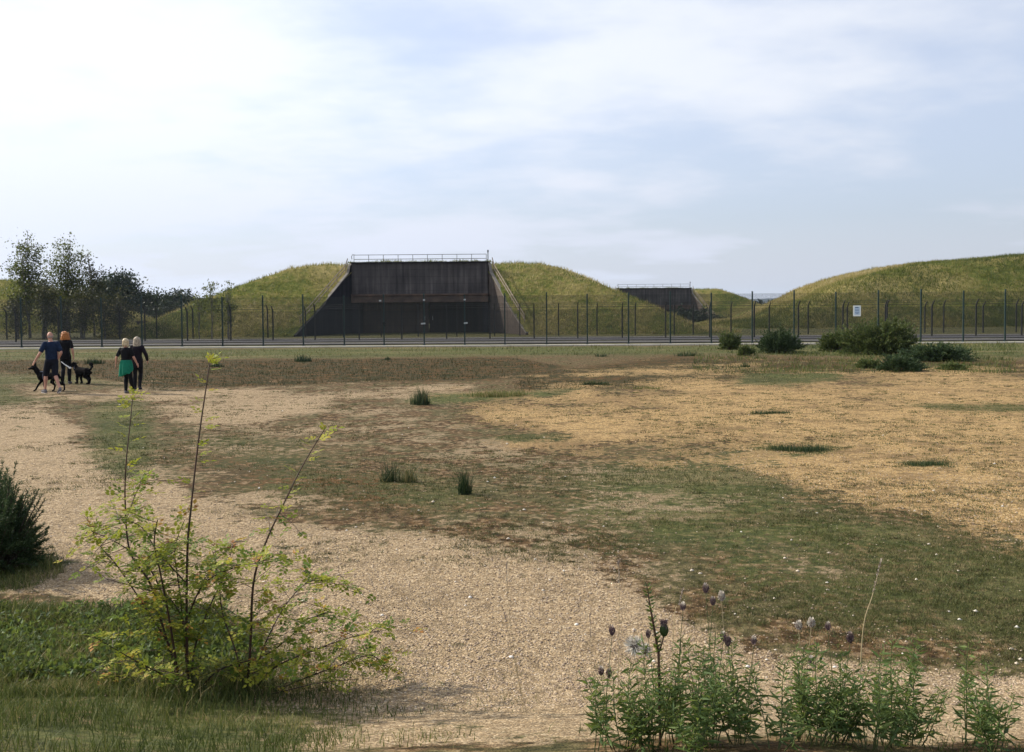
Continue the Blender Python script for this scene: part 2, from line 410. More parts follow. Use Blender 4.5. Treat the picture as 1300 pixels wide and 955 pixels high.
soil = ramp(nt, n2, [(.34, (.026, .015, .006)), (.5, (.078, .045, .018)), (.64, (.18, .115, .054))])
spk = mth(nt, 'MULTIPLY', mth(nt, 'GREATER_THAN', vr2, .62), smooth(nt, n2, .4, .6))
soil = mixc(nt, mth(nt, 'MULTIPLY', spk, .55), soil, (.3, .215, .13))
moss = smooth(nt, n1, .44, .56)
soil = mixc(nt, mth(nt, 'MULTIPLY', moss, .75), soil, ramp(nt, n2, [(.3, (.04, .044, .016)), (.5, (.075, .072, .028)), (.7, (.125, .11, .05))]))
heathc = ramp(nt, mth(nt, 'ADD', mth(nt, 'MULTIPLY', n2, .5), mth(nt, 'MULTIPLY', n1, .5)), [(.4, (.026, .03, .009)), (.49, (.046, .037, .013)), (.57, (.105, .052, .017)), (.66, (.15, .082, .032))])
grav = ramp(nt, vr, [(0, (.15, .103, .056)), (.3, (.26, .186, .106)), (.8, (.355, .265, .16)), (1, (.5, .40, .27))])
gold = ramp(nt, vr, [(0, (.14, .085, .035)), (.3, (.285, .182, .074)), (.8, (.42, .282, .122)), (1, (.58, .45, .26))])
dirt = smooth(nt, mth(nt, 'ADD', mth(nt, 'MULTIPLY', n2, .55), mth(nt, 'MULTIPLY', n1, .45)), .49, .57)
grav = mixc(nt, mth(nt, 'MULTIPLY', dirt, .4), grav, (.13, .095, .055)); gold = mixc(nt, mth(nt, 'MULTIPLY', dirt, .62), gold, (.11, .075, .035))
rust = smooth(nt, mth(nt, 'ADD', mth(nt, 'MULTIPLY', n0, .6), mth(nt, 'MULTIPLY', n1, .4)), .5, .6)
gold = mixc(nt, mth(nt, 'MULTIPLY', rust, .5), gold, (.15, .095, .045))
grc = ramp(nt, mth(nt, 'ADD', mth(nt, 'MULTIPLY', n1, .4), mth(nt, 'ADD', mth(nt, 'MULTIPLY', n2, .35), mth(nt, 'MULTIPLY', n3, .25))), [(.36, (.028, .032, .012)), (.46, (.055, .06, .018)), (.55, (.10, .095, .035)), (.66, (.17, .14, .06))])
c = mixc(nt, fac(A['heath'], .6), soil, heathc)
c = mixc(nt, fac(mth(nt, 'MULTIPLY', A['gravel'], .95), .75), c, grav)
c = mixc(nt, fac(mth(nt, 'MULTIPLY', A['gold'], .93), .85), c, gold)
inv = mth(nt, 'MULTIPLY', brk, -.8)
sm = nd(nt, 'ShaderNodeMapping', {'Vector': tc, 'Scale': (.10, .55, 1)}).outputs[0]
ns = noise(nt, sm, 1.0, 6, .65)
grc = mixc(nt, smooth(nt, mth(nt, 'ADD', A['lush'], inv), .25, .7), grc, ramp(nt, n2, [(.34, (.032, .042, .013)), (.5, (.066, .078, .021)), (.64, (.135, .135, .045))]))
grc = mixc(nt, mth(nt, 'MULTIPLY', smooth(nt, ns, .53, .62), .65), grc, (.17, .14, .065))
grc = mixc(nt, mth(nt, 'MULTIPLY', smooth(nt, ns, .46, .38), .6), grc, (.032, .042, .012))
gf = smooth(nt, mth(nt, 'ADD', mth(nt, 'MULTIPLY', A['grass'], .84), mth(nt, 'ADD', inv, mth(nt, 'MULTIPLY', mth(nt, 'SUBTRACT', n3, .5), .8))), .3, .7)
c = mixc(nt, mth(nt, 'MULTIPLY', gf, .92), c, grc)
n4 = noise(nt, tc, 16, 5, .7)
c = mixc(nt, 1.0, c, ramp(nt, mth(nt, 'ADD', mth(nt, 'MULTIPLY', n4, .6), mth(nt, 'MULTIPLY', n3, .4)), [(.36, (.5, .49, .47)), (.5, (1, 1, 1)), (.64, (1.4, 1.38, 1.34))]), 'MULTIPLY')
p = nd(nt, 'ShaderNodeBsdfPrincipled', {'Base Color': c, 'Roughness': .95, 'Specular IOR Level': .12})
hgt = mth(nt, 'ADD', mth(nt, 'MULTIPLY', mth(nt, 'SUBTRACT', 1.0, vo.outputs['Distance']), .35), mth(nt, 'ADD', mth(nt, 'MULTIPLY', n2, 1.2), mth(nt, 'MULTIPLY', n3, .5)))
bp = nd(nt, 'ShaderNodeBump', {'Height': hgt, 'Strength': .7, 'Distance': .035}); nt.links.new(bp.outputs[0], p.inputs['Normal'])
out(nt, p.outputs[0])
o = link('ground', me, m); tag(o, kind='structure')

# strips along the fence
fdir = Vector((1, -2.3 / 61.0, 0)).normalized(); FX0 = Vector((0, 60.7, 0))   # outer fence line
def fline(x, off=0.0): return 60.7 + off - x * 2.3 / 61.0
def strip(name, off0, off1, z, m):
    mb = MB(); n = 60; xs_ = np.linspace(-140, 140, n + 1); vs = []
    for x in xs_:
        for of in (off0, off1):
            vs.append((x, fline(x, of), z))
        for of in (off0, off1): vs.append((x, fline(x, of), z - .12))
    fs = []
    for i in range(n):
        a = i * 4; b = a + 4
        fs += [(a, b, b + 1, a + 1), (a + 2, b + 2, b, a), (a + 1, b + 1, b + 3, a + 3)]
    mb.add(vs, fs); o = mb.build(name, m); tag(o, kind='structure'); return o
strip('path', -1.9, -1.3, .07, M['pathc'])
strip('road', 1.7, 4.3, .06, M['roadc'])
strip('gravel_verge', 6.3, 9.3, .05, M['ballast'])
strip('inner_road', 10.2, 12.6, .055, M['roadc'])

# ------------------------------------------------------------------ mounds
def tri_line(p, a, b):
    """signed side and closest point to the segment line a-b"""
    ex, ey = b[0] - a[0], b[1] - a[1]
    return ex * (p[1] - a[1]) - ey * (p[0] - a[0])
MOUNDM = None
m, nt = mat('mound_turf')
tc = nd(nt, 'ShaderNodeTexCoord').outputs['Object']
b1 = noise(nt, tc, .16, 4, .55); b2 = noise(nt, tc, 1.4, 6, .65)
f = mth(nt, 'ADD', mth(nt, 'MULTIPLY', b1, .62), mth(nt, 'MULTIPLY', b2, .38))
col = ramp(nt, f, [(.36, (.05, .07, .018)), (.46, (.11, .12, .03)), (.55, (.2, .17, .06)), (.68, (.28, .23, .1))])
p = nd(nt, 'ShaderNodeBsdfPrincipled', {'Base Color': col, 'Roughness': 1, 'Specular IOR Level': .05})
bp = nd(nt, 'ShaderNodeBump', {'Height': b2, 'Strength': .8, 'Distance': .5}); nt.links.new(bp.outputs[0], p.inputs['Normal'])
out(nt, p.outputs[0]); MOUNDM = m

def mound(name, prof, yf, slope, ytop_back, H, z0=0.0, cut=None, nb=30000, seed=0, step=.5, xvis=None, yb_slope=.5, kindlabel=None, rot=None):
    """prof: (X list, z list) height across; front foot at y=yf rising with slope"""
    px, pz = prof
    x0, x1 = px[0], px[-1]; yend = ytop_back + H / yb_slope + 2
    def hz(x, y):
        x = np.asarray(x, float); y = np.asarray(y, float)
        a = np.interp(x, px, pz)
        yfx = yf if not callable(yf) else yf(x)
        b = (y - yfx) * slope; c_ = (yend - y) * yb_slope
        k = .35
        h = -k * np.log(np.exp(-a / k) + np.exp(-b / k) + np.exp(-c_ / k))
        h = h + (vn(x, y, .35, seed + 5, 3) - .5) * .35 * sst(.2, 1.5, h)
        return h
    gx = np.arange(x0, x1 + step, step); ymin = (yf if not callable(yf) else float(np.min(yf(gx))))
    gy = np.arange(ymin - .5, yend, step)
    X, Y = np.meshgrid(gx, gy); xx = X.ravel().copy(); yy = Y.ravel().copy()
    hh = hz(xx, yy)
    keep = np.ones(len(xx), bool)
    inside = np.zeros(len(xx), bool)
    if cut:
        (LA, LB), (RA, RB), yfac = cut     # wing lines: back point -> front point
        def lx(y, A_, B_): return A_[0] + (B_[0] - A_[0]) * (y - A_[1]) / (B_[1] - A_[1])
        L = lx(yy, LA, LB); Rr = lx(yy, RA, RB)
        inside = (yy < yfac) & (xx > L) & (xx < Rr)
        # snap the points just inside onto the walls
        for i in np.where(inside)[0]:
            dl = xx[i] - L[i]; dr = Rr[i] - xx[i]; df = yfac - yy[i]
            mn = min(dl, dr, df)
            if mn <= step * 1.01:
                if mn == df: yy[i] = yfac
                elif mn == dl: xx[i] = L[i]
                else: xx[i] = Rr[i]
                hh[i] = hz(np.array([xx[i]]), np.array([yy[i] if mn != df else yfac + .8]))[0]
                inside[i] = False
    nx_, ny_ = len(gx), len(gy); idx = np.arange(nx_ * ny_).reshape(ny_, nx_)
    Fq = np.stack([idx[:-1, :-1], idx[:-1, 1:], idx[1:, 1:], idx[1:, :-1]], -1).reshape(-1, 4)
    ok = (~inside[Fq].any(1)) & (hh[Fq].max(1) > -.05)
    Fq = Fq[ok]
    zz = np.maximum(hh, -.3) + z0
    me = npmesh(name, np.stack([xx, yy, zz], 1), 4, Fq, smooth_=True)
    o = link(name, me, MOUNDM); tag(o, kind='structure')
    # tussocks
    xa_, xb_ = xvis or (x0, x1)
    bx = rng.uniform(xa_, xb_, nb); by = ymin + (rng.random(nb) ** 1.4) * (min(yend, ytop_back + 6) - ymin)
    h_ = hz(bx, by); ok = h_ > .05
    if cut:
        L = lx(by, LA, LB); Rr = lx(by, RA, RB)
        ok &= ~((by < yfac + .15) & (bx > L - .3) & (bx < Rr + .3))
    bx, by, h_ = bx[ok], by[ok], h_[ok]
    patch = vn(bx, by, .16, seed + 40, 3); t = np.clip((patch - .5) * 2.2 + .5 + rng.normal(0, .16, len(bx)), 0, 1)
    tall = (.16 + .26 * rng.random(len(bx)) ** 2) * (.6 + .9 * vn(bx, by, .8, seed + 60, 2))
    g = blades('mound_grass', np.stack([bx, by, h_ + z0 - .05], 1), tall, .05 + .04 * rng.random(len(bx)), t, M['moundgrass'], .9)
    tag(g, kindlabel, 'grass', kind='stuff')
    return hz

def silh(pts, Yr):
    a = [P(u, v, Yr) for u, v in pts]
    return [p.x for p in a], [p.z for p in a]
# central mound
sx, sz = silh([(300, 373), (340, 356), (370, 344), (395, 337), (445, 334.5), (620, 333), (685, 333), (712, 342), (748, 356), (771, 369), (801, 382), (840, 400), (865, 414)], 92)
zt = 6.1
sz = [min(z, zt) for z in sz]
l = silh([(266, 390), (228, 409), (190, 426)], 92)
px = [l[0][2] - 3, l[0][2], l[0][1], l[0][0]] + sx + [sx[-1] + 2.2, sx[-1] + 6]
pz = [-.6, .25, l[1][1], l[1][0]] + sz + [.25, -.6]
pz[1] = max(.1, pz[1])
YF = 88.0
cl = P(447, 400, YF).x; cr = P(620, 400, YF).x
wl = P(375, 424, 80).x; wr = P(668, 424, 80).x
cutc = (((cl, YF), (wl, 80)), ((cr, YF), (wr, 80)), YF + .3)
hz1 = mound('central_mound', (px, pz), 79.6, .64, 108, 6.1, 0, cutc, 52000, 1, .45, kindlabel='straw and green tussocky grass covering the central mound')
# far mound with the second bunker
YF2 = 165.0; Z2 = -1.35
c2r = P(877, 400, YF2).x; c2l = c2r - (cr - cl)
s2 = silh([(877, 367.5), (908, 367.5), (928, 374), (946, 382.5), (965, 392), (985, 401)], 170)
rx = s2[0]; rz_ = [z - Z2 for z in s2[1]]; rz_ = [min(z, 6.1) for z in rz_]
c2 = (c2l + c2r) / 2
px2 = [2 * c2 - x for x in rx[::-1]] + rx; pz2 = rz_[::-1] + rz_
px2 = [px2[0] - 8] + px2 + [px2[-1] + 8]; pz2 = [-.6] + pz2 + [-.6]
cut2 = (((c2l, YF2), (c2l - 3.9, YF2 - 8)), ((c2r, YF2), (c2r + 3.1, YF2 - 8)), YF2 + .3)
hz2 = mound('far_mound', (px2, pz2), YF2 - 8.4, .64, 190, 6.1, Z2, cut2, 22000, 2, .6, kindlabel='dull green rough grass covering the far mound behind the second bunker')
# right mound
s3 = silh([(956, 405), (980, 393.5), (1000, 384), (1020, 374.5), (1040, 365), (1060, 357), (1096, 346), (1140, 338.5), (1210, 331), (1280, 325.5), (1340, 323), (1500, 322)], 106)
px3 = [s3[0][0] - 7, s3[0][0] - 3] + s3[0] + [s3[0][-1] + 14, s3[0][-1] + 24]
pz3 = [-.6, .35] + s3[1] + [4, -.6]
hz3 = mound('right_mound', (px3, pz3), 92.0, .62, 108, 7.5, 0, None, 60000, 3, .6, yb_slope=.8, xvis=(px3[0], 62), kindlabel='tall green and straw grass covering the right mound')
# left mound
s4 = silh([(-260, 357), (-60, 355), (0, 355.5), (19, 357), (60, 366), (100, 380), (140, 394), (165, 403), (180, 412)], 110)
px4 = [s4[0][0] - 20, s4[0][0] - 12] + s4[0] + [s4[0][-1] + 3, s4[0][-1] + 6]
pz4 = [-.6, 2] + s4[1] + [.1, -.6]
hz4 = mound('left_mound', (px4, pz4), 97.0, .5, 110, 5.6, 0, None, 26000, 4, .6, yb_slope=.9, xvis=(-68, px4[-1]), kindlabel='ochre rough grass covering the left mound behind the birches')

# ------------------------------------------------------------------ bunkers
def bunker(ox, oy, oz, W, lend, rend, label, n_rail, detail=True):
    """origin = centre of the facade base; lend/rend = x offsets of the wing fronts, 8 m forward"""
    t = empty('bunker', (ox, oy, oz)); tag(t, label, 'bunker')
    h = W / 2
    mb = MB(); mb.box((0, .35, 4.83), (W, .7, 2.75)); mb.build('parapet_wall', M['parapet'], t)
    mb = MB(); mb.box((-h + .35, .85, 1.35), (.7, 2.3, 2.7)); mb.build('side_pier', M['wingshade'], t)
    mb = MB(); mb.box((h - .25, .85, 1.35), (.5, 2.3, 2.7)); mb.build('side_pier', M['wingshade'], t)
    mb = MB(); mb.box((0, .85, 3.08), (W - .01, 2.6, .74)); mb.box((0, -.5, 3.38), (W - .02, .16, .12)); mb.build('lintel', M['lintelc'], t)
    x0, x1 = -h + .7, h - .5; xm = x0 + (x1 - x0) * .55
    for a, b, mm in ((x0, xm, 'doorm'), (xm, x1, 'doordark')):
        mb = MB(); mb.box(((a + b) / 2, 1.6 if mm == 'doorm' else 2.0, 1.35), (b - a - .04, .16, 2.7))
        k = 5
        for i in range(k + 1):
            mb.box((a + .1 + (b - a - .2) * i / k, (1.6 if mm == 'doorm' else 2.0) - .12, 1.35), (.1, .1, 2.66))
        for zz in (.5, 1.35, 2.2): mb.box(((a + b) / 2, (1.6 if mm == 'doorm' else 2.0) - .11, zz), (b - a - .1, .06, .08))
        d = mb.build('blast_door', M[mm], t)
        hb = MB(); hb.tube([(xm + (-.35 if mm == 'doorm' else .35), 1.4, 1.1), (xm + (-.35 if mm == 'doorm' else .35), 1.4, 1.5)], .03); hb.build('handle', M['galv'], d)
    # roof slab edge
    mb = MB(); mb.box((0, .3, 6.23), (W + .1, .95, .1)); mb.build('roof_edge', M['wingshade'], t)
    # wing walls
    for sgn, e, mm in ((-1, lend, 'wingshade'), (1, rend, 'wingc')):
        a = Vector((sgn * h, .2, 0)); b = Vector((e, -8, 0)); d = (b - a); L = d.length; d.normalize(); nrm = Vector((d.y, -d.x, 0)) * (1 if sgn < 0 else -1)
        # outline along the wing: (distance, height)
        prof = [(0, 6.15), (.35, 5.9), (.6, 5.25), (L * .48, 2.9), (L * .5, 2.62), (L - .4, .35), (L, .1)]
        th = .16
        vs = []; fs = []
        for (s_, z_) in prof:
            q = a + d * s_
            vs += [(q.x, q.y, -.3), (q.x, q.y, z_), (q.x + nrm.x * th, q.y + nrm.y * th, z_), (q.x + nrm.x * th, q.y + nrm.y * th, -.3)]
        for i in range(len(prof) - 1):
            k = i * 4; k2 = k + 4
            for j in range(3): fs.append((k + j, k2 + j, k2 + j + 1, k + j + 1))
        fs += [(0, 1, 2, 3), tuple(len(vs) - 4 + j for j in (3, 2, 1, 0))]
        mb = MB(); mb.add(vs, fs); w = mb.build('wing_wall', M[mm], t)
        # coping on the sloping top
        cp = MB(); vs = []; fs = []
        for (s_, z_) in prof:
            q = a + d * s_; i0 = q - nrm * .06; i1 = q + nrm * (th + .06)
            vs += [(i0.x, i0.y, z_ + .004), (i0.x, i0.y, z_ + .075), (i1.x, i1.y, z_ + .075), (i1.x, i1.y, z_ + .004)]
        for i in range(len(prof) - 1):
            k = i * 4; k2 = k + 4
            for j in range(4): fs.append((k + j, k2 + j, k2 + (j + 1) % 4, k + (j + 1) % 4))
        fs += [(0, 1, 2, 3), tuple(len(vs) - 4 + j for j in (3, 2, 1, 0))]
        cp.add(vs, fs); cp.build('coping', M['coping'], w)
        # handrail running down beside the coping
        off = nrm * .36
        hr = MB()
        lo = [(.1, 6.15), (.5, 5.55), (L * .86, 1.15)]
        for dz in (.12, .46):
            hr.tube([tuple(a + d * s_ + off + Vector((0, 0, z_ + dz))) for s_, z_ in lo], .045, 5)
        rail = hr.build('sloping_handrail', M['rusty'], t)
        for i in range(6):
            s_ = .5 + (L * .86 - .5) * i / 5; z_ = 5.55 + (1.15 - 5.55) * i / 5
            q = a + d * s_ + off
            pm = MB(); pm.tube([(q.x, q.y, z_ - .35), (q.x, q.y, z_ + .46)], .035, 5); pm.build('post', M['rusty'], rail)
    # roof railing
    ra = MB(); x0, x1 = -h + .15, h - .15; y = .55; zb = 6.2
    for dz in (.36, .74): ra.tube([(x0, y, zb + dz), (x1, y, zb + dz)], .025, 5)
    ra.tube([(x0 + .1, y, zb + .74), (x0 - .12, y, zb + .78), (x0 - .22, y, zb + .62), (x0 - .18, y, zb + .36)], .03, 5)
    rail = ra.build('roof_railing', M['raild'], t)
    for i in range(n_rail):
        x = x0 + (x1 - x0) * (i / (n_rail - 1))
        pm = MB(); pm.tube([(x, y, zb - .05), (x, y, zb + .74)], .026, 5); pm.build('post', M['raild'], rail)
    pm = MB(); pm.tube([(x1 + .15, y, zb - .05), (x1 + .15, y, zb + .95)], .04, 5); pm.box((x1 + .15, y, zb + 1.0), (.12, .1, .2)); pm.build('lamp_post', M['dark_post'], rail)
    return t
cx = (cl + cr) / 2
bunker(cx, YF, 0, cr - cl, wl - cx, wr - cx, 'large dark concrete bunker set in the central grass mound, railing along its roof', 10)
bunker(c2, YF2, Z2, c2r - c2l, -(c2r - c2l) / 2 - 3.9, (c2r - c2l) / 2 + 3.1, 'smaller looking dark bunker far off between the central and the right mound', 9)
# grass fringe hanging over each facade top is part of the mound grass
for (fx, fy, fz, lab) in ((cx, YF + .15, 6.28, 'ragged grass fringe along the roof edge of the large bunker'), (c2, YF2 + .15, Z2 + 6.28, 'low grass fringe on the roof edge of the far bunker')):
    n = 1500; W_ = cr - cl
    bx = rng.uniform(fx - W_ / 2 - .3, fx + W_ / 2 + .3, n); by = fy + rng.uniform(-.2, .5, n)
    g = blades('roof_grass', np.stack([bx, by, np.full(n, fz - .05)], 1), (.06 + .5 * rng.random(n) * vn(bx, by * 0, 1.6, 9, 2) ** 1.5), .05, np.clip(.2 + rng.normal(0, .2, n), 0, 1), M['moundgrass'], 1.3)
    tag(g, lab, 'grass', kind='stuff')

# low dark wall between the left mound and the central one
t = empty('concrete_wall', (P(197, 410, 100).x, 100, 0)); tag(t, 'low dark concrete wall beyond the fences under the dark trees', 'wall')
mb = MB(); mb.box((0, 0, .45), (3.6, .3, 1.1)); mb.build('wall', M['parapet'], t)
mb = MB(); mb.box((0, 0, 1.04), (3.7, .42, .08)); mb.build('coping', M['lintelc'], t)

# ------------------------------------------------------------------ fences
def meshmat(name, col, kz, wz, kx, wx, diag=False):
    m, nt = mat(name)
    uv = nd(nt, 'ShaderNodeUVMap').outputs[0]; s = nd(nt, 'ShaderNodeSeparateXYZ', {0: uv})
    x, z = s.outputs[0], s.outputs[1]
    if diag:
        a = mth(nt, 'ADD', x, z); b = mth(nt, 'SUBTRACT', x, z); x, z = a, b
    f1 = mth(nt, 'LESS_THAN', mth(nt, 'FRACT', mth(nt, 'DIVIDE', z, kz)), wz)
    f2 = mth(nt, 'LESS_THAN', mth(nt, 'FRACT', mth(nt, 'DIVIDE', x, kx)), wx)
    f = mth(nt, 'MAXIMUM', f1, f2)
    tr = nd(nt, 'ShaderNodeBsdfTransparent'); d = nd(nt, 'ShaderNodeBsdfPrincipled', {'Base Color': (*col, 1), 'Roughness': .6})
    mx = nd(nt, 'ShaderNodeMixShader', {0: f}); nt.links.new(tr.outputs[0], mx.inputs[1]); nt.links.new(d.outputs[0], mx.inputs[2])
    out(nt, mx.outputs[0]); return m
M['weldmesh'] = meshmat('weld_mesh', (.004, .008, .008), .0127, .28, .0762, .05)
M['chain'] = meshmat('chain_link', (.006, .007, .007), .07, .1, .07, .1, True)
def panel(name, a, b, z0, z1, m, parent):
    d = (b - a); L = d.length; me = bpy.data.meshes.new(name)
    me.from_pydata([(a.x, a.y, z0), (b.x, b.y, z0), (b.x, b.y, z1), (a.x, a.y, z1)], [], [(0, 1, 2, 3)])
    uv = me.uv_layers.new(name='UVMap')
    for i, c in enumerate(((0, 0), (L, 0), (L, z1 - z0), (0, z1 - z0))): uv.data[i].uv = c
    return link(name, me, m, parent)
def hit(u, Y0, k):
    """x,y where the column u of the photo crosses the fence line y = Y0 - k x"""
    s = P(u, 420, 100.0).x / 100.0
    y = Y0 / (1 + k * s); return Vector((s * y, y, 0))
KF = 2.3 / 61.0
us = [27, 78, 129, 180, 231, 282.5, 334, 385, 437, 487.5, 538.5, 590, 641, 694, 745.5, 798, 851, 903, 955, 1008, 1061, 1115, 1169, 1223, 1276]
pts = [hit(u, 60.7, KF) for u in us]
dl = pts[1] - pts[0]; dr = pts[-1] - pts[-2]
pts = [pts[0] - dl * k for k in range(6, 0, -1)] + pts + [pts[-1] + dr * k for k in range(1, 7)]
fe = empty('security_fence', pts[len(pts) // 2]); tag(fe, 'tall green steel fence of fine mesh panels running beside the pale path', 'fence')
org = pts[len(pts) // 2].copy()
for i, q in enumerate(pts):
    zt_ = 3.12 + .06 * math.sin(i * 2.1); lean = .012 * math.sin(i * 1.7)
    mb = MB(); a = q - org
    mb.box((a.x, a.y, zt_ / 2), (.075, .075, zt_)); mb.box((a.x, a.y, zt_ + .012), (.09, .09, .024)); mb.box((a.x, a.y, .03), (.16, .16, .06))
    po = mb.build('post', M['steel_green'], fe)
    if i - 6 in (9, 10, 11):
        for zz, dx in ((2.78, -.2 if i == 15 else .02), (1.35, .12 if i == 17 else 0.02), (1.35, -.12 if i == 16 else 0.02)):
            bm_ = MB(); bm_.box((a.x + dx, a.y - .09, zz + dx * .1), (.12, .06, .09)); bm_.build('insulator', M['bracket'], po)
    if i < len(pts) - 1:
        b = pts[i + 1] - org
        panel('mesh_panel', a + Vector((0, -.045, 0)), b + Vector((0, -.045, 0)), .05, 3.02, M['weldmesh'], fe)
# sign on the fence
sp = hit(1087.3, 60.7, KF)
sgn = empty('warning_sign', (sp.x, sp.y - .08, P(1087, 394.8, sp.y).z), -math.atan(KF)); tag(sgn, 'small white notice board fixed to the tall green fence', 'sign')
mb = MB(); mb.box((0, 0, 0), (.45, .02, .64)); mb.build('board', simple('sign_white', (.78, .8, .76), (.7, .72, .7), 6, .5), sgn)
mb = MB(); mb.box((.005, -.013, .01), (.31, .006, .48)); mb.build('notice', simple('sign_blue_grey', (.45, .55, .68), (.38, .48, .62), 6, .5), sgn)
mb = MB()
mb.box((-.02, -.018, .2), (.2, .004, .05))
for k, wd in enumerate((.24, .2, .25, .14)): mb.box((.0, -.018, .06 - k * .055 - (.05 if k > 1 else 0)), (wd, .004, .018))
mb.build('print', simple('sign_print', (.08, .12, .22), None, 6, .6), sgn)

def cranked(name, us, Y0, k, ht, label, nleft, nright, hgt_m):
    pts = [hit(u, Y0, k) for u in us]
    dl = pts[1] - pts[0]; dr = pts[-1] - pts[-2]
    pts = [pts[0] - dl * i for i in range(nleft, 0, -1)] + pts + [pts[-1] + dr * i for i in range(1, nright + 1)]
    org = pts[len(pts) // 2].copy(); fe = empty(name, org); tag(fe, label, 'fence', 'inner cranked post fences')
    for i, q in enumerate(pts):
        a = q - org; r = .06; h1 = ht - .42 + .07 * math.sin(i * 3.3)
        mb = MB(); mb.tube([(a.x, a.y, -.05), (a.x, a.y, h1), (a.x + .0, a.y - .16, h1 + .22), (a.x, a.y - .42, h1 + .42)], [r, r, r * .8, r * .6], 4)
        mb.build('cranked_post', M['dark_post'], fe)
        if i < len(pts) - 1:
            panel('chain_link_panel', a, pts[i + 1] - org, .05, ht - .45, M['chain'], fe)
            b = pts[i + 1] - org
    w = MB()
    for dy, dz in ((-.1, -.28), (-.25, -.12), (-.4, 0)):
        w.tube([(p_.x - org.x, p_.y - org.y + dy, ht + dz) for p_ in pts], .008, 3)
    w.build('barbed_wire', M['dark_post'], fe)
UA = [20, 74, 129, 184, 238, 293, 346.6, 400, 456, 510, 567, 622, 678, 733.5, 790, 845, 901, 957.5, 1013.5, 1070, 1126, 1183, 1239, 1297]
UB = [8.6, 56, 104, 152, 199, 245, 293, 340, 388, 436, 484, 531, 580, 628, 660, 709, 758, 806.5, 856, 880, 928, 976.5, 1026, 1075.6, 1124, 1174, 1198, 1248, 1290]
cranked('chain_link_fence', UA, 70.0, KF, 2.55, 'nearer of the two lower fences with dark cranked posts behind the tall green fence', 3, 3, 2.5)
cranked('chain_link_fence', UB, 77.5, KF * .6, 2.5, 'farther of the two lower fences with dark cranked posts, at the foot of the mounds', 3, 3, 2.5)

# ------------------------------------------------------------------ trees
def tree(name, base, h, crown, leafm, barkm, label, group, nleaf, leaf, trunk_r, seed, multi=1, cat='tree', stemfrac=.25, clump=.35):
    """crown: list of (dx, dz, rx, rz) ellipses relative to the base"""
    rr = random.Random(seed); r2 = np.random.default_rng(seed)
    t = empty(name, base); tag(t, label, cat, group)
    mb = MB(); ends = []
    for s in range(multi):
        ang = rr.uniform(0, 6.28); off = .25 * s
        top = crown[s % len(crown)]
        tx, tz = top[0], top[1] + top[3] * .7
        pts = []; n = 7
        for i in range(n + 1):
            f = i / n
            pts.append((off * math.cos(ang) + tx * f ** 1.5 + rr.uniform(-.08, .08) * h * .1, off * math.sin(ang) + rr.uniform(-.08, .08) * h * .1, tz * f))
        mb.tube(pts, [trunk_r * (1 - .85 * i / n) for i in range(n + 1)], 6)
        for i in range(2, n + 1):
            for _ in range(5):
                a = rr.uniform(0, 6.28); c = rr.choice(crown)
                q = Vector(pts[i])
                e = Vector((c[0] + c[2] * .75 * math.cos(a), c[2] * .75 * math.sin(a), c[1] + c[3] * rr.uniform(-.8, .8)))
                if e.z < q.z - .3: continue
                mid = (q + e) / 2 + Vector((0, 0, rr.uniform(-.1, .25)))
                mb.tube([q, mid, e], [trunk_r * .3, trunk_r * .17, trunk_r * .06], 4, cap=False); ends.append(e); ends.append(mid)
    mb.build('trunk', barkm, t)
    # foliage clumps: clusters inside each ellipse
    C = []; T = []
    vol = np.array([c[2] * c[2] * c[3] for c in crown]); vol = vol ** .8 / (vol ** .8).sum()
    for c, vf in zip(crown, vol):
        nl = int(nleaf * vf); ncl = max(3, int(nl / (28 if leaf > .25 else 15)))
        d = r2.normal(size=(ncl, 3)); d /= np.linalg.norm(d, axis=1, keepdims=True); rad = r2.random(ncl)[:, None] ** .45
        cc = d * rad * np.array([c[2], c[2], c[3]]) + np.array([c[0], 0, c[1]])
        k = r2.integers(0, ncl, nl)
        sz = clump * (.5 + .9 * r2.random(ncl)); cc += r2.normal(size=cc.shape) * clump * .9
        C.append(cc[k] + r2.normal(size=(nl, 3)) * sz[k][:, None] * np.array([1, 1, .7])); T.append(np.clip(.5 + .3 * (r2.random(ncl)[k] - .5) + r2.normal(0, .2, nl), 0, 1))
    C = np.concatenate(C); T = np.concatenate(T)
    cards('crown', C, leaf * (.6 + .8 * r2.random(len(C))), T, leafm, t, .62)
    return t
def bp_(u, Y, zoff=0.0):
    x = P(u, 420, Y).x; return Vector((x, Y, gz1(x, Y) + zoff))
def crown_px(base, Y, L):
    """L: (u, v, half width px, half height px)"""
    s = Y / F; o = []
    for u, v, a, b in L:
        q = P(u, v, Y); o.append((q.x - base.x, q.z - base.z, a * s, b * s))
    return o
BG = 'birches behind the inner fences on the left'
M['sapling'] = leafmat('sapling_leaf', [(0, (.026, .033, .014)), (.5, (.05, .056, .023)), (1, (.11, .10, .045))], .3)
def birch(u, Y, L, n, lab, seed, leaf=.17, r=.09, multi=2, group=BG, clump=.3):
    n = int(n * 1.1)
    b = bp_(u, Y); tree('birch_tree', b, 5, crown_px(b, Y, L), M['sapling' if seed in (3, 4, 5, 6, 7, 8, 9) else 'birchleaf'], M['birch_bark'], lab, group, n, leaf, r, seed, multi, clump=clump)
birch(38, 82, [(35, 303, 3.5, 10), (24, 310, 4, 8), (31, 322, 6, 14), (50, 318, 4, 11), (45, 334, 7, 14), (18, 330, 4, 10), (22, 348, 8, 12), (36, 350, 12, 16), (30, 378, 16, 20), (50, 372, 12, 18), (12, 346, 4, 4)], 5200, 'tallest birch with a loose ragged crown, leftmost of the birches', 1)
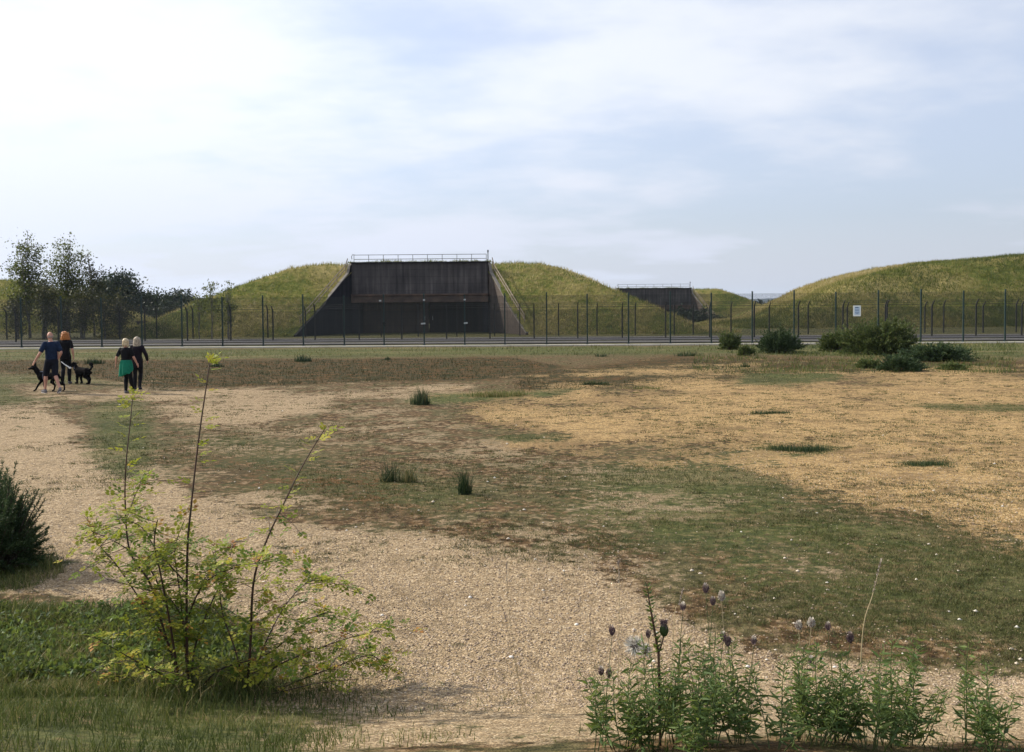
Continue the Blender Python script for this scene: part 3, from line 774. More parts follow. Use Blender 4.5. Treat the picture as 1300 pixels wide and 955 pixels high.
birch(84, 84, [(89, 311, 3.5, 9), (76, 316, 4, 9), (91, 330, 6, 15), (100, 330, 4, 14), (70, 336, 6, 12), (80, 346, 9, 14), (96, 352, 8, 14), (84, 374, 18, 18), (104, 362, 7, 10), (62, 352, 6, 8)], 5200, 'second tallest birch, its twin topped crown against the sky', 2)
birch(120, 83, [(112, 330, 2.2, 8), (115, 342, 3.5, 9), (120, 352, 4, 8), (123, 366, 7, 12), (118, 384, 9, 14)], 1800, 'slender birch at the right edge of the tall birch group', 3, multi=1)
birch(152, 80, [(151, 380, 7, 12), (153, 395, 12, 14), (150, 412, 9, 10)], 1800, 'young bushy birch standing in front of the big dark oak', 4, multi=2)
birch(58, 79, [(58, 375, 12, 20), (62, 400, 12, 18)], 2400, 'low bushy birch between the two tallest birches', 5)
birch(103, 78, [(104, 385, 10, 18), (106, 408, 9, 14)], 1700, 'low birch sapling under the second tallest birch', 6)
birch(22, 80, [(22, 392, 9, 16), (20, 412, 8, 10)], 1400, 'low birch sapling at the foot of the tallest birch', 7)
birch(133, 79, [(132, 392, 7, 16), (134, 412, 6, 10)], 1100, 'thin birch sapling left of the young bushy birch', 8, multi=1)
birch(80, 80, [(80, 400, 9, 14), (82, 416, 8, 8)], 1100, 'lowest birch scrub right behind the ginger haired woman', 9)
BG2 = 'thin young birches at the left foot of the central mound'
birch(269, 74, [(270, 364, 5, 8), (265, 378, 6, 9), (274, 390, 5, 12)], 480, 'thin birch with a tufted top beside the left slope of the central mound', 10, r=.06, multi=1, group=BG2, leaf=.15, clump=.22)
birch(290, 73, [(289, 368, 5, 6), (287, 380, 6, 8), (291, 395, 7, 12), (290, 408, 5, 8)], 650, 'thin dark trunked birch in front of the left slope of the central mound', 11, r=.09, multi=1, group=BG2, leaf=.15, clump=.22)
birch(253, 76, [(253, 382, 6, 8), (257, 392, 7, 9)], 380, 'small birch left of the two thin birches by the central mound', 12, r=.05, multi=1, group=BG2, leaf=.15, clump=.22)
OG = 'dark trees beyond the left mounds'
def oak(u, Y, L, n, lab, seed, leaf=.42):
    b = bp_(u, Y); tree('oak_tree', b, 5, crown_px(b, Y, L), M['oakleaf'], M['bark'], lab, OG, n, leaf, .3, seed, 1, clump=.7)
oak(152, 170, [(140, 362, 13, 13), (155, 360, 12, 12), (167, 368, 10, 12), (150, 385, 24, 18), (168, 392, 10, 14)], 9000, 'biggest dark oak rising above the tree line behind the birches', 21)
oak(190, 175, [(188, 383, 13, 10), (184, 396, 14, 14), (198, 400, 11, 14)], 6500, 'dark rounded oak just right of the biggest oak', 22)
oak(206, 185, [(206, 389, 9, 10), (206, 402, 10, 12)], 3500, 'smaller dark oak in the dip of the tree line', 23)
oak(223, 180, [(218, 382, 8, 9), (231, 381, 8, 9), (224, 396, 15, 15)], 6500, 'dark oak with a notched double top left of the thin birches', 24)
oak(243, 178, [(241, 388, 8, 9), (250, 393, 9, 9), (246, 404, 10, 11)], 4500, 'low dark oak at the right end of the tree line', 25)
oak(213, 130, [(214, 400, 10, 8), (214, 408, 12, 8)], 2400, 'grey green low dome shaped tree in front of the dark tree line', 26)
oak(120, 165, [(120, 372, 12, 12), (118, 392, 16, 16)], 4000, 'dark oak half hidden behind the right birches', 27)
# small pine and shrubs by the far bunker
b = bp_(222, 84); tree('pine_bush', b, 1, [(0, .5, .5, .45), (0, .9, .3, .35), (.2, .3, .4, .3)], M['oakleaf'], M['bark'], 'small dark pine bush alone on the left foot of the central mound', None, 500, .14, .04, 31, 1, 'bush', clump=.12)
SG = 'dark scrub in front of the far bunker'
for i, (u, v, a, b_, lab) in enumerate([(862, 404, 13, 10, 'leftmost leafy scrub below the far bunker wall'), (884, 404, 16, 13, 'tallest dark scrub at the right wing of the far bunker'), (906, 410, 14, 9, 'low dark scrub right of the tallest scrub by the far bunker'), (925, 413, 12, 6, 'flat dark scrub at the foot of the far mound')]):
    Yb = 128 + i * 3; b = bp_(u, Yb); s = Yb / F; c = crown_px(b, Yb, [(u, v, a, b_), (u - a * .4, v + 5, a * .7, b_ * .6), (u + a * .4, v + 6, a * .7, b_ * .6)])
    tree('scrub_bush', b, 1, c, M['oakleaf'], M['bark'], lab, SG, 2200, .3, .08, 40 + i, 2, 'bush', clump=.35)

# hills and woodland on the horizon
hx = np.arange(-4200, 4201, 60.0); hy = np.array([3300, 3450, 3600, 3750, 3900, 4100, 4300.])
X, Y = np.meshgrid(hx, hy); ridge = 27 + 12 * vn(hx, hx * 0, .0016, 3, 3) + 9 * np.exp(-((hx - 990) / 130) ** 2) + 5 * np.exp(-((hx - 800) / 90) ** 2)
prof = np.array([-1, .35, .8, 1, .95, .6, -.2])
Z = -26 + np.clip(prof[:, None] * ridge[None, :], -3, 99)
idx = np.arange(X.size).reshape(X.shape)
Fq = np.stack([idx[:-1, :-1], idx[:-1, 1:], idx[1:, 1:], idx[1:, :-1]], -1).reshape(-1, 4)
o = link('hills', npmesh('hills', np.stack([X.ravel(), Y.ravel(), Z.ravel()], 1), 4, Fq, smooth_=True), M['hillm']); tag(o, kind='structure')
# distant woodland, thousands of crowns that read as one mass
n = 1300; C = []; 
wx = rng.uniform(-500, 620, n); wy = rng.uniform(415, 455, n)
wz = gz(wx, wy); hgt_ = rng.uniform(3.2, 4.5, n)
dd = rng.normal(size=(n, 60, 3)); dd /= np.linalg.norm(dd, axis=2, keepdims=True)
C = np.stack([wx, wy, wz + hgt_], 1)[:, None, :] + dd * np.stack([hgt_ * .75, hgt_ * .75, hgt_ * .95], 1)[:, None, :]
o = cards('distant_woodland', C.reshape(-1, 3), 3.0, np.clip(rng.normal(.4, .25, n * 60), 0, 1), M['oakleaf']); tag(o, 'low dark belt of woodland seen through the gap between the mounds', 'woodland', kind='stuff')

# ------------------------------------------------------------------ bushes, rushes
def spiky(name, base, rx, ry, rz, nsh, nneedle, needle, leafm, label, cat, group=None, seed=0, droop=.3, spread=1.0, stem_r=.006, lw=.16):
    r2 = np.random.default_rng(seed); t = empty(name, base); tag(t, label, cat, group)
    ends = []; mb = MB(); C = []; D = []; T = []
    for i in range(nsh):
        a = r2.uniform(0, 2 * np.pi); q = r2.random() ** .5; el = np.arccos(q * .985)  # elevation
        lump = .5 + .9 * vn(np.array([np.cos(a) * 2 + seed]), np.array([np.sin(a) * 2 + q * 2]), 1.2, seed, 2)[0]
        e = Vector((math.cos(a) * q * rx, math.sin(a) * q * ry, math.sqrt(max(0, 1 - q * q)) * rz)) * lump * r2.uniform(.75, 1.15)
        e.z = max(e.z, .06 * rz)
        s0 = Vector((e.x * .3, e.y * .3, 0)); mid = s0.lerp(e, .55) + Vector((0, 0, rz * .05))
        if i % 3 == 0: mb.tube([s0, mid, e], [stem_r * 2, stem_r * 1.3, stem_r * .5], 3, cap=False)
        tt = r2.uniform(.3, 1.0, nneedle) ** .7
        S = np.array(mid); E = np.array(e); S0 = np.array(s0)
        ptsn = S0 + (E - S0) * tt[:, None] + (1 - np.abs(2 * tt - 1))[:, None] * np.array([0, 0, rz * .05])
        C.append(ptsn); d = (E - S0); d = d / (np.linalg.norm(d) + 1e-6)
        D.append(d + r2.normal(0, .55, (nneedle, 3))); T.append(np.clip(r2.normal(.45, .1) + r2.normal(0, .15, nneedle) + .15 * tt, 0, 1))
    mb.build('stems', M['bark'], t)
    C = np.concatenate(C); D = np.concatenate(D); T = np.concatenate(T)
    cards('foliage', C, needle * r2.uniform(.6, 1.3, len(C)), T, leafm, t, lw, D)
    return t
def bush_px(u, vbase, wpx, hpx, leafm, label, nsh, nn, seed, name='gorse_bush', group='bushes by the path on the right', needle=.1, depth=.7, lw=.3):
    g = GP(u, vbase); s = g.y / F; rx = wpx * s / 2
    g.y += rx * depth * .6; g.z = gz1(g.x, g.y) - .03
    return spiky(name, g, rx, rx * depth, hpx * s, nsh, nn, needle, leafm, label, 'bush', group, seed, lw=lw)
bush_px(992, 449, 66, 29, M['gorse'], 'dense dark green gorse bush left of the largest bush', 520, 46, 1, needle=.10)
bush_px(1124, 451, 98, 40, M['broom'], 'largest bush, a wide tangled olive green broom under the fence notice', 900, 46, 2, name='broom_bush', needle=.13)
bush_px(1060, 447, 38, 24, M['broom'], 'small light green bush between the dark gorse and the largest bush', 260, 36, 3, name='broom_bush', needle=.12)
bush_px(928, 444, 30, 20, M['broom'], 'small green bush left of the dark gorse bush', 220, 36, 4, name='broom_bush', needle=.12)
bush_px(1200, 459, 88, 20, M['gorse'], 'long low dark bush right of the largest bush', 520, 40, 5, needle=.11)
bush_px(1150, 472, 58, 18, M['gorse'], 'low grey green bush nearest of the right hand bushes', 380, 40, 6, needle=.09)
bush_px(1106, 468, 34, 11, M['broom'], 'small flat clump left of the nearest low bush', 160, 36, 7, name='broom_bush', needle=.09)
bush_px(1212, 470, 44, 8, M['broom'], 'thin green clump beside the nearest low bush at its right', 140, 30, 8, name='broom_bush', needle=.09)
bush_px(949, 452, 22, 12, M['broom'], 'tiny grassy bush at the left foot of the dark gorse', 110, 30, 9, name='broom_bush', needle=.1)
# near gorse at left edge
g = GP(-12, 722); g.z = gz1(g.x, g.y) - .02
spiky('gorse_bush', g, .66, .55, .86, 620, 110, .035, M['gorse'], 'large dark spiny gorse bush cut by the left edge of the photo', 'bush', None, 12, lw=.2)
def tuft(u, v, wpx, hpx, n, lab, tintc=.4, name='rush_tuft', m='rush', group='rush tufts on the open ground', lean=.5):
    g = GP(u, v); s = g.y / F; rx = wpx * s / 2; h = hpx * s
    t = empty(name, g); tag(t, lab, 'rushes', group)
    a = rng.uniform(0, 6.28, n); q = rng.random(n) ** .6
    if h < rx * .6:      # flat clumps: several ragged cushions
        m_ = max(7, n // 60); ccx = np.linspace(-.85, .85, m_) + rng.normal(0, .08, m_); ccy = rng.normal(0, .35, m_); k_ = rng.integers(0, m_, n); sr = rng.uniform(.2, .36, m_)
        dx = (ccx[k_] + rng.normal(0, 1, n) * sr[k_]) * rx * .85; dy = (ccy[k_] + rng.normal(0, 1, n) * sr[k_] * .7) * rx * .6; q = q * .6
    else:
        dx = np.cos(a) * q * rx * .8; dy = np.sin(a) * q * rx * .55; lean += .25
    hh = h * (.3 + .85 * rng.random(n) ** 1.4) * (1.1 - .45 * q)
    ti = np.clip(rng.normal(tintc, .22, n), 0, 1)
    b = blades('blades', np.stack([dx, dy, np.full(n, -.01)], 1), hh, max(.005, g.y * .0005), ti, M[m], lean, t, seg=2)
    return t
tuft(534, 514, 34, 27, 300, 'broad upright rush tuft left of the long green grass strip', .5, lean=.25)
tuft(495, 611, 34, 38, 150, 'loose splayed rush tuft with blue green blades, left of the lone dark tuft', .45, lean=1.1)
tuft(519, 612, 28, 26, 150, 'yellow green grass tuft touching the loose splayed rush tuft', .88)
tuft(590, 628, 22, 48, 240, 'lone dark narrow rush tuft in the middle of the ground', .35, lean=.4)
tuft(633, 503, 70, 9, 900, 'long low strip of bright green grass right of the broad rush tuft', .75, name='grass_strip', m='lushgrass')
tuft(385, 459, 28, 11, 260, 'dark rush tuft at the near edge of the far grass strip', .25)
tuft(492, 457, 10, 5, 90, 'smallest dark rush tuft below the large bunker', .25)
tuft(120, 462, 30, 10, 220, 'dark rushes behind the curly black dog', .2)
tuft(873, 452, 30, 8, 200, 'short green tuft left of the bushes on the far grass', .5)
tuft(946, 466, 16, 7, 120, 'small green tuft alone on the brown ground below the dark gorse', .5)
tuft(763, 453, 18, 5, 100, 'low tuft on the far grass between the mounds', .4)
tuft(755, 489, 34, 6, 480, 'low green clump on red brown ground, left one of a pair', .55, name='grass_clump')
tuft(815, 493, 60, 5, 220, 'low green clump on red brown ground, right one of a pair', .7, name='grass_clump', m='lushgrass')
tuft(1015, 572, 76, 9, 1200, 'larger flat green clump on the golden gravel', .45, name='grass_clump')
tuft(1178, 590, 60, 6, 1500, 'smaller flat green clump on the golden gravel at right', .6, name='grass_clump')
tuft(980, 526, 50, 5, 600, 'thin flat green clump in the upper golden gravel', .5, name='grass_clump')
tuft(275, 466, 26, 8, 160, 'dark tuft in the brown rough grass right of the women', .2)

# ------------------------------------------------------------------ scattered turf, rough grass, pebbles
def scatter(n, v0, v1, um=(-160, 1460), pw=1.0):
    v = v0 + (v1 - v0) * rng.random(n) ** pw; u = rng.uniform(um[0], um[1], n)
    d = MNP @ np.stack([(u - 650) / F, (433 - v) / F, -np.ones(n)])
    k = -CAMZ / d[2]; return d[0] * k, d[1] * k
x, y = scatter(300000, 437, 866)
mk = masks(x, y); g = mk['grass'] * (1 - mk['far'])
keep = (rng.random(len(x)) < sst(.4, .95, g + (vn(x, y, 1.5, 77, 4) - .5) * 1.3)) & (y < 58.2)
x, y = x[keep], y[keep]
hgt_ = (.018 + .03 * rng.random(len(x))) * (1 + 1.6 * sst(35, 55, y)) * (.6 + .8 * vn(x, y, 2, 5, 2))
hgt_ = hgt_ * (1 + 1.2 * sst(42, 50, y) * sst(.5, .62, vn(x * .12, y * .7, 1, 501, 3)))
o = blades('turf_grass', np.stack([x, y, gz(x, y) - .004], 1), hgt_, np.maximum(.003, y * .00055), np.clip(-.1 + .6 * vn(x, y, .8, 8, 4) + .6 * vn(x * .15, y * .8, .8, 9, 3) + rng.normal(0, .15, len(x)) + .18 * mk['lush'][keep], 0, 1), M['turf'], 1.2)
tag(o, 'short worn green turf in patches over the open ground', 'grass', kind='stuff')
# small tufts and moss cushions, dotted over soil and gravel alike
cx_, cy_ = scatter(17000, 462, 868)
mkc = masks(cx_, cy_); dens = vn(cx_, cy_, .5, 301, 4)
keep = rng.random(len(cx_)) < sst(.34, .6, dens + .12 * mkc['gold'] + .1 * mkc['grass'] - .16 * mkc['gravel'] * (cy_ < 22)); cx_, cy_ = cx_[keep], cy_[keep]
k = 22; sz = (.025 + .16 * rng.random(len(cx_)) ** 3) * (.6 + cy_ / 28)
n = len(cx_) * k; X_ = np.repeat(cx_, k) + rng.normal(0, 1, n) * np.repeat(sz, k) * 1.3; Y_ = np.repeat(cy_, k) + rng.normal(0, 1, n) * np.repeat(sz, k) * .9
tt = np.clip(np.repeat(rng.normal(.42, .24, len(cx_)), k) + rng.normal(0, .1, n), 0, 1)
o = blades('turf_tufts', np.stack([X_, Y_, gz(X_, Y_) - .003], 1), (.01 + .025 * rng.random(n)), np.maximum(.004, Y_ * .0007), tt, M['turf'], 1.3)
tag(o, 'tiny tufts of turf and moss dotted over the soil and gravel', 'grass', kind='stuff')
# rough brown grass band
x, y = scatter(62000, 455, 500, (-400, 1460)); mk = masks(x, y)
keep = rng.random(len(x)) < sst(.4, .9, mk['heath'] + (vn(x * .6, y, .7, 71, 4) - .5) * 1.5); x, y = x[keep], y[keep]
left = sst(4, -2, x)
o = blades('rough_grass', np.stack([x, y, gz(x, y) - .01], 1), (.02 + .055 * rng.random(len(x)) ** 1.8) * (1 + 1.5 * left * vn(x, y, .5, 4, 2)), y * .0006, np.clip(-.28 + 1.25 * vn(x * .5, y, .3, 18, 4) + rng.normal(0, .17, len(x)), 0, 1), M['heathgrass'], .8)
tag(o, 'reddish brown rough grass in a long band below the far green strip', 'grass', kind='stuff')
# lush grass lower left + bank in the foreground
x, y = scatter(66000, 700, 905, (-260, 420)); mk = masks(x, y)
keep = rng.random(len(x)) < sst(.45, .95, mk['grass'] + (vn(x, y, 2.2, 91, 4) - .5) * 1.5); x, y = x[keep], y[keep]
o = blades('long_grass', np.stack([x, y, gz(x, y) - .005], 1), (.04 + .09 * rng.random(len(x)) ** 1.5) * (.15 + 1.5 * vn(x, y, 2.4, 33, 3)), .0045 + .004 * rng.random(len(x)), np.clip(-.15 + 1.15 * vn(x, y, 1.6, 81, 4) + rng.normal(0, .17, len(x)), 0, 1), M['lushgrass'], 1.2, seg=2)
tag(o, 'longer lush green grass at the lower left corner', 'grass', kind='stuff')
cx_, cy_ = scatter(230, 772, 868, (-120, 350)); mkc = masks(cx_, cy_); kp = rng.random(len(cx_)) < sst(.4, .9, mkc['grass']); cx_, cy_ = cx_[kp], cy_[kp]; k = 34
n = len(cx_) * k; rr_ = np.repeat(.03 + .07 * rng.random(len(cx_)), k); X_ = np.repeat(cx_, k) + rng.normal(0, 1, n) * rr_; Y_ = np.repeat(cy_, k) + rng.normal(0, 1, n) * rr_
D_ = rng.normal(0, 1, (n, 3)); D_[:, 2] = np.abs(D_[:, 2]) * .7 + .15
o = cards('ground_leaves', np.stack([X_, Y_, gz(X_, Y_) + rng.random(n) * .07], 1), .03 + .03 * rng.random(n), np.clip(np.repeat(rng.normal(.35, .25, len(cx_)), k) + rng.normal(0, .12, n), 0, 1), M['weedleaf'], None, .5, D_)
tag(o, 'broad leaved low weeds among the lower left grass', 'ground cover', kind='stuff')
n = 62000; x = rng.uniform(-4.4, 4.4, n); y = rng.uniform(3.0, 7.2, n)
keep = rng.random(n) < sst(.35, .75, vn(x, y, 1.5, 55, 4) + .26 * sst(-.4, -1.6, x) - .16 * sst(-1.2, -.4, x) - .1 * sst(5.2, 6.4, y) * (x > -1.2)); x, y = x[keep], y[keep]
o = blades('bank_grass', np.stack([x, y, gz(x, y) - .005], 1), (.015 + .05 * rng.random(len(x)) ** 1.7) * (1 + 1.1 * sst(-.8, -2, x)) * (.4 + 1.2 * vn(x, y, 2, 34, 3)), .003 + .003 * rng.random(len(x)), np.clip(.15 + .8 * vn(x, y, 1.5, 82, 3) + rng.normal(0, .15, len(x)), 0, 1), M['lushgrass'], 1.1, seg=2)
tag(o, 'grass on the low bank nearest the viewer', 'grass', kind='stuff')
x, y = scatter(15000, 436, 474, (880, 1290)); kp = vn(x, y, .5, 401, 3) + (rng.random(len(x)) - .5) * .3 > .52; x, y = x[kp], y[kp]
o = blades('bush_foot_grass', np.stack([x, y, gz(x, y) - .005], 1), .06 + .2 * rng.random(len(x)) ** 1.5, y * .0006, np.clip(-.1 + 1.1 * vn(x, y, .4, 402, 3) + rng.normal(0, .15, len(x)), 0, 1), M['lushgrass'], .8)
tag(o, 'longer grass growing between and below the bushes on the right', 'grass', kind='stuff')
# pebbles
def pebbles(name, x, y, r, tint, lab):
    n = len(x); base = np.array([(1, 0, 0), (0, 1, 0), (-1, 0, 0), (0, -1, 0), (0, 0, .6), (0, 0, -.4)], float)
    V = base[None] * (r[:, None, None]) * rng.uniform(.6, 1.3, (n, 6, 1)); a = rng.uniform(0, 6.28, n); c, s = np.cos(a)[:, None], np.sin(a)[:, None]
    vx = V[:, :, 0] * c - V[:, :, 1] * s; vy = V[:, :, 0] * s + V[:, :, 1] * c
    V = np.stack([vx, vy, V[:, :, 2]], 2) + np.stack([x, y, gz(x, y) + r * .15], 1)[:, None]
    f = np.array([(0, 1, 4), (1, 2, 4), (2, 3, 4), (3, 0, 4), (1, 0, 5), (2, 1, 5), (3, 2, 5), (0, 3, 5)])
    Fc = (np.arange(n)[:, None, None] * 6 + f[None]).reshape(-1, 3)
    o = link(name, npmesh(name, V.reshape(-1, 3), 3, Fc, np.repeat(tint, 6)), M['pebble']); tag(o, lab, 'stones', kind='stuff')
x, y = scatter(120000, 560, 930, (-100, 1400), .8); mk = masks(x, y); gg = np.maximum(mk['gravel'], mk['gold'])
keep = rng.random(len(x)) < (.1 + .7 * sst(.35, .75, gg)) * (1 - .9 * sst(.6, .95, mk['grass'])) * np.where(y < 6.3, .4, 1); x, y = x[keep], y[keep]
pebbles('gravel_stones', x, y, np.minimum((.003 + .008 * rng.random(len(x)) ** 3) * (1 + y * .03), .03), np.clip(rng.normal(.34, .2, len(x)), 0, .9), 'small tan flint stones lying over the gravel')
x, y = scatter(230, 480, 860, (-60, 1360)); 
pebbles('white_stones', x, y, .008 + .018 * rng.random(len(x)) ** 2, rng.uniform(.85, 1, len(x)), 'scattered pale flints on the open ground')

# ------------------------------------------------------------------ rose shrub (foreground left)
YS = 6.25
sb = Vector((P(238, 880, YS).x, YS, 0)); sb.z = gz1(sb.x, sb.y)
rose = empty('rose_shrub', sb); tag(rose, 'wild rose shrub with yellow green leaves and three tall bare canes, lower left', 'shrub')
rr = random.Random(5)
def spl(pts, n):
    o = []; m_ = len(pts) - 1
    for i in range(n + 1):
        f = i / n * m_; k = min(int(f), m_ - 1); t = f - k
        p0, p1, p2, p3 = pts[max(k - 1, 0)], pts[k], pts[k + 1], pts[min(k + 2, m_)]
        o.append(.5 * ((2 * p1) + (-p0 + p2) * t + (2 * p0 - 5 * p1 + 4 * p2 - p3) * t * t + (-p0 + 3 * p1 - 3 * p2 + p3) * t ** 3))
    return o
LC, LD, LS, LT, LN = [], [], [], [], []
def compound(p, d, s, t0):
    """pinnate leaf: five or seven leaflets along a short rib"""
    d = Vector(d).normalized(); side = d.cross(Vector((rr.uniform(-.4, .4), rr.uniform(-.4, .4), 1))).normalized()
    up = side.cross(d)
    k = rr.choice((2, 2, 3))
    for i in range(k):
        q = p + d * s * (.35 + .55 * i / k)
        for sg in (-1, 1):
            LC.append(q); LD.append(d * .5 + side * sg + up * rr.uniform(-.2, .2)); LS.append(s * rr.uniform(.36, .5)); LT.append(min(1, max(0, t0 + rr.gauss(0, .06)))); LN.append(up)
    LC.append(p + d * s * .9); LD.append(d); LS.append(s * .5); LT.append(min(1, max(0, t0))); LN.append(up)
def tintr():
    r = rr.random()
    return rr.uniform(.25, .5) if r < .22 else rr.uniform(.5, .84) if r < .86 else rr.uniform(.8, .92) if r < .95 else rr.uniform(.92, 1)
main = [
 ([(240, 888), (237, 800), (238, 700), (243, 640), (252, 560), (262, 490), (267, 456)], 0, .0075, 1),
 ([(235, 888), (205, 790), (190, 740), (165, 700), (159, 640), (160, 590), (165, 540), (169, 500)], .12, .0065, 1),
 ([(313, 888), (318, 820), (322, 740), (337, 690), (360, 640), (385, 590), (412, 545)], -.1, .0075, 1),
 ([(225, 888), (217, 800), (200, 740), (180, 712), (150, 690), (112, 672)], .2, .006, 0),
 ([(230, 888), (222, 830), (212, 770), (203, 725), (196, 690), (200, 660)], -.15, .007, 0),
 ([(232, 886), (210, 860), (170, 838), (125, 812)], -.2, .005, 0),
 ([(243, 888), (246, 830), (262, 780), (285, 730), (296, 690)], .15, .006, 0),
 ([(313, 888), (300, 830), (283, 780), (278, 740), (270, 700)], .1, .005, 0),
 ([(318, 888), (345, 850), (400, 825), (450, 808), (490, 800)], -.15, .005, 0),
 ([(322, 890), (370, 868), (430, 845), (470, 832), (486, 846)], .1, .005, 0),
 ([(318, 870), (340, 810), (365, 765), (395, 738), (430, 742)], .2, .005, 0),
 ([(238, 800), (215, 760), (170, 745), (135, 735)], 0, .0045, 0),
 ([(222, 830), (190, 780), (150, 720), (125, 690), (110, 655)], .25, .005, 0),
 ([(240, 780), (260, 740), (300, 720), (330, 715)], -.2, .0045, 0),
 ([(250, 880), (280, 850), (340, 830), (390, 790), (420, 775)], 0, .0045, 0),
 ([(240, 886), (235, 820), (228, 750), (222, 700), (232, 665)], .1, .006, 0),
 ([(230, 888), (190, 872), (160, 862), (110, 850)], .1, .004, 0),
 ([(300, 888), (350, 880), (400, 868), (455, 862)], -.1, .004, 0),
 ([(160, 660), (172, 628), (184, 600)], .12, .003, 0),
 ([(236, 740), (200, 700), (178, 668), (150, 660)], -.1, .004, 0),
]
cm = MB()
for pts, dep, rad, tall in main:
    Q = []
    for i, (u, v) in enumerate(pts):
        f = i / (len(pts) - 1)
        Q.append(P(u, v, YS + dep * (1.0 if not tall else .5) * 2.2 * f + (rr.uniform(-.04, .04) if 0 < i else 0)) - sb)
    L = spl(Q, 9 * (len(pts) - 1)); n = len(L)
    cm.tube(L, [rad * 1.35 * (1 - .72 * i / n) for i in range(n)], 5)
    for i in range(3, n, 2):   # thorns
        d = Vector((rr.uniform(-1, 1), rr.uniform(-1, 1), rr.uniform(-.2, .4))).normalized(); cm.tube([L[i], L[i] + d * .008], [.0018, .0004], 3, cap=False)
    for i in range(2, n):
        zz = L[i].z + sb.z
        up_ = proj(np.array([L[i].x + sb.x]), np.array([L[i].y + sb.y]), np.array([zz]))[1][0]
        if tall and up_ < 650:
            if rr.random() < .62:
                compound(L[i], (rr.choice((-1, 1)) * rr.uniform(.5, 1), rr.uniform(-.6, .6), rr.uniform(-.1, .5)), rr.uniform(.055, .095), rr.uniform(.62, .86))
            continue
        if up_ > 868 : continue
        if rr.random() < .52: compound(L[i], (rr.uniform(-1, 1), rr.uniform(-1, 1), rr.uniform(-.4, .6)), rr.uniform(.06, .1), tintr())
        if rr.random() < .54:   # side twig
            a = rr.uniform(0, 6.28); ln = rr.uniform(.1, .34)
            d = Vector((math.cos(a), math.sin(a) * .8, rr.uniform(-.25, .75))).normalized()
            tw = [L[i] + d * ln * k / 5 + Vector((0, 0, -.12 * ln * (k / 5) ** 2 * 2)) + Vector((rr.uniform(-1, 1), rr.uniform(-1, 1), rr.uniform(-1, 1))) * .006 for k in range(6)]
            cm.tube(tw, [.0028, .0024, .002, .0017, .0013, .0009], 3, cap=False)
            for k in range(1, 6):
                for _ in range(2):
                    if rr.random() < .56: compound(tw[k], (rr.uniform(-1, 1), rr.uniform(-1, 1), rr.uniform(-.5, .5)), rr.uniform(.05, .09), tintr())
    if tall:
        for _ in range(6): compound(L[-1] - Vector((0, 0, rr.uniform(0, .05))), (rr.uniform(-.6, .6), rr.uniform(-.6, .6), rr.uniform(.3, 1)), rr.uniform(.04, .06), rr.uniform(.7, .86))
cm.build('canes', M['cane'], rose)
cards('leaves', np.array([tuple(c_) for c_ in LC]), np.array(LS), np.array(LT), M['roseleaf'], rose, .62, np.array([tuple(c_) for c_ in LD]), np.array([tuple(c_) for c_ in LN]))
# rank grass at the shrub's foot
x = rng.normal(sb.x + .1, .38, 2600); y = rng.normal(sb.y + .1, .2, 2600)
o = blades('shrub_foot_grass', np.stack([x, y, gz(x, y) - .005], 1), .05 + .16 * rng.random(2600) ** 2, .004, np.clip(rng.normal(.6, .3, 2600), 0, 1), M['lushgrass'], 1.0, seg=2); tag(o, 'dry and green grass blades round the foot of the rose shrub', 'grass', kind='stuff')

# ------------------------------------------------------------------ leafy weeds and seed heads (foreground right)
def weed(u, vtop, Yw, nst, lab, seed):
    r = random.Random(seed); top = P(u, vtop + 3, Yw); b = Vector((top.x, Yw, gz1(top.x, Yw))); h = max(.1, top.z - b.z)
    t = empty('leafy_weed', b); tag(t, lab, 'weed', 'leafy weeds along the bottom right')
    mb = MB(); C = []; D = []; S = []; T = []
    for s in range(nst):
        a = r.uniform(0, 6.28); e = Vector((math.cos(a) * r.uniform(.05, .24) * (s > 0) + r.uniform(-.04, .04), math.sin(a) * .14 * (s > 0), h * (1 if s == 0 else r.uniform(.4, .85)))) 
        b0 = Vector((e.x * .25, e.y * .25, -.01)); L = [b0.lerp(e, k / 6) + Vector((math.sin(k + s) * .005, 0, 0)) for k in range(7)]
        mb.tube(L, [.0032 - .0003 * k for k in range(7)], 4)
        nl = int(14 + 62 * e.z)
        for k in range(nl):
            f = .25 + .75 * k / nl; q = b0.lerp(e, f); aa = k * 2.4 + r.uniform(-.3, .3)
            ln = .07 * (1.15 - .5 * f) * r.uniform(.7, 1.25)
            C.append(q); D.append(Vector((math.cos(aa), math.sin(aa), r.uniform(-.35, .8)))); S.append(ln); T.append(min(1, max(0, r.gauss(.5, .2) + .2 * f)))
            if r.random() < .35 and f > .4:   # short side sprig
                dd_ = Vector((math.cos(aa), math.sin(aa), .9)).normalized()
                for j in range(5):
                    C.append(q + dd_ * .012 * j); a2 = r.uniform(0, 6.28); D.append(Vector((math.cos(a2), math.sin(a2), .8))); S.append(.024); T.append(min(1, r.uniform(.5, .9)))
    mb.build('stems', M['greenstem'], t)
    cards('leaves', np.array([tuple(c_) for c_ in C]), np.array(S), np.array(T), M['weedleaf'], t, .2, np.array([tuple(c_) for c_ in D]))
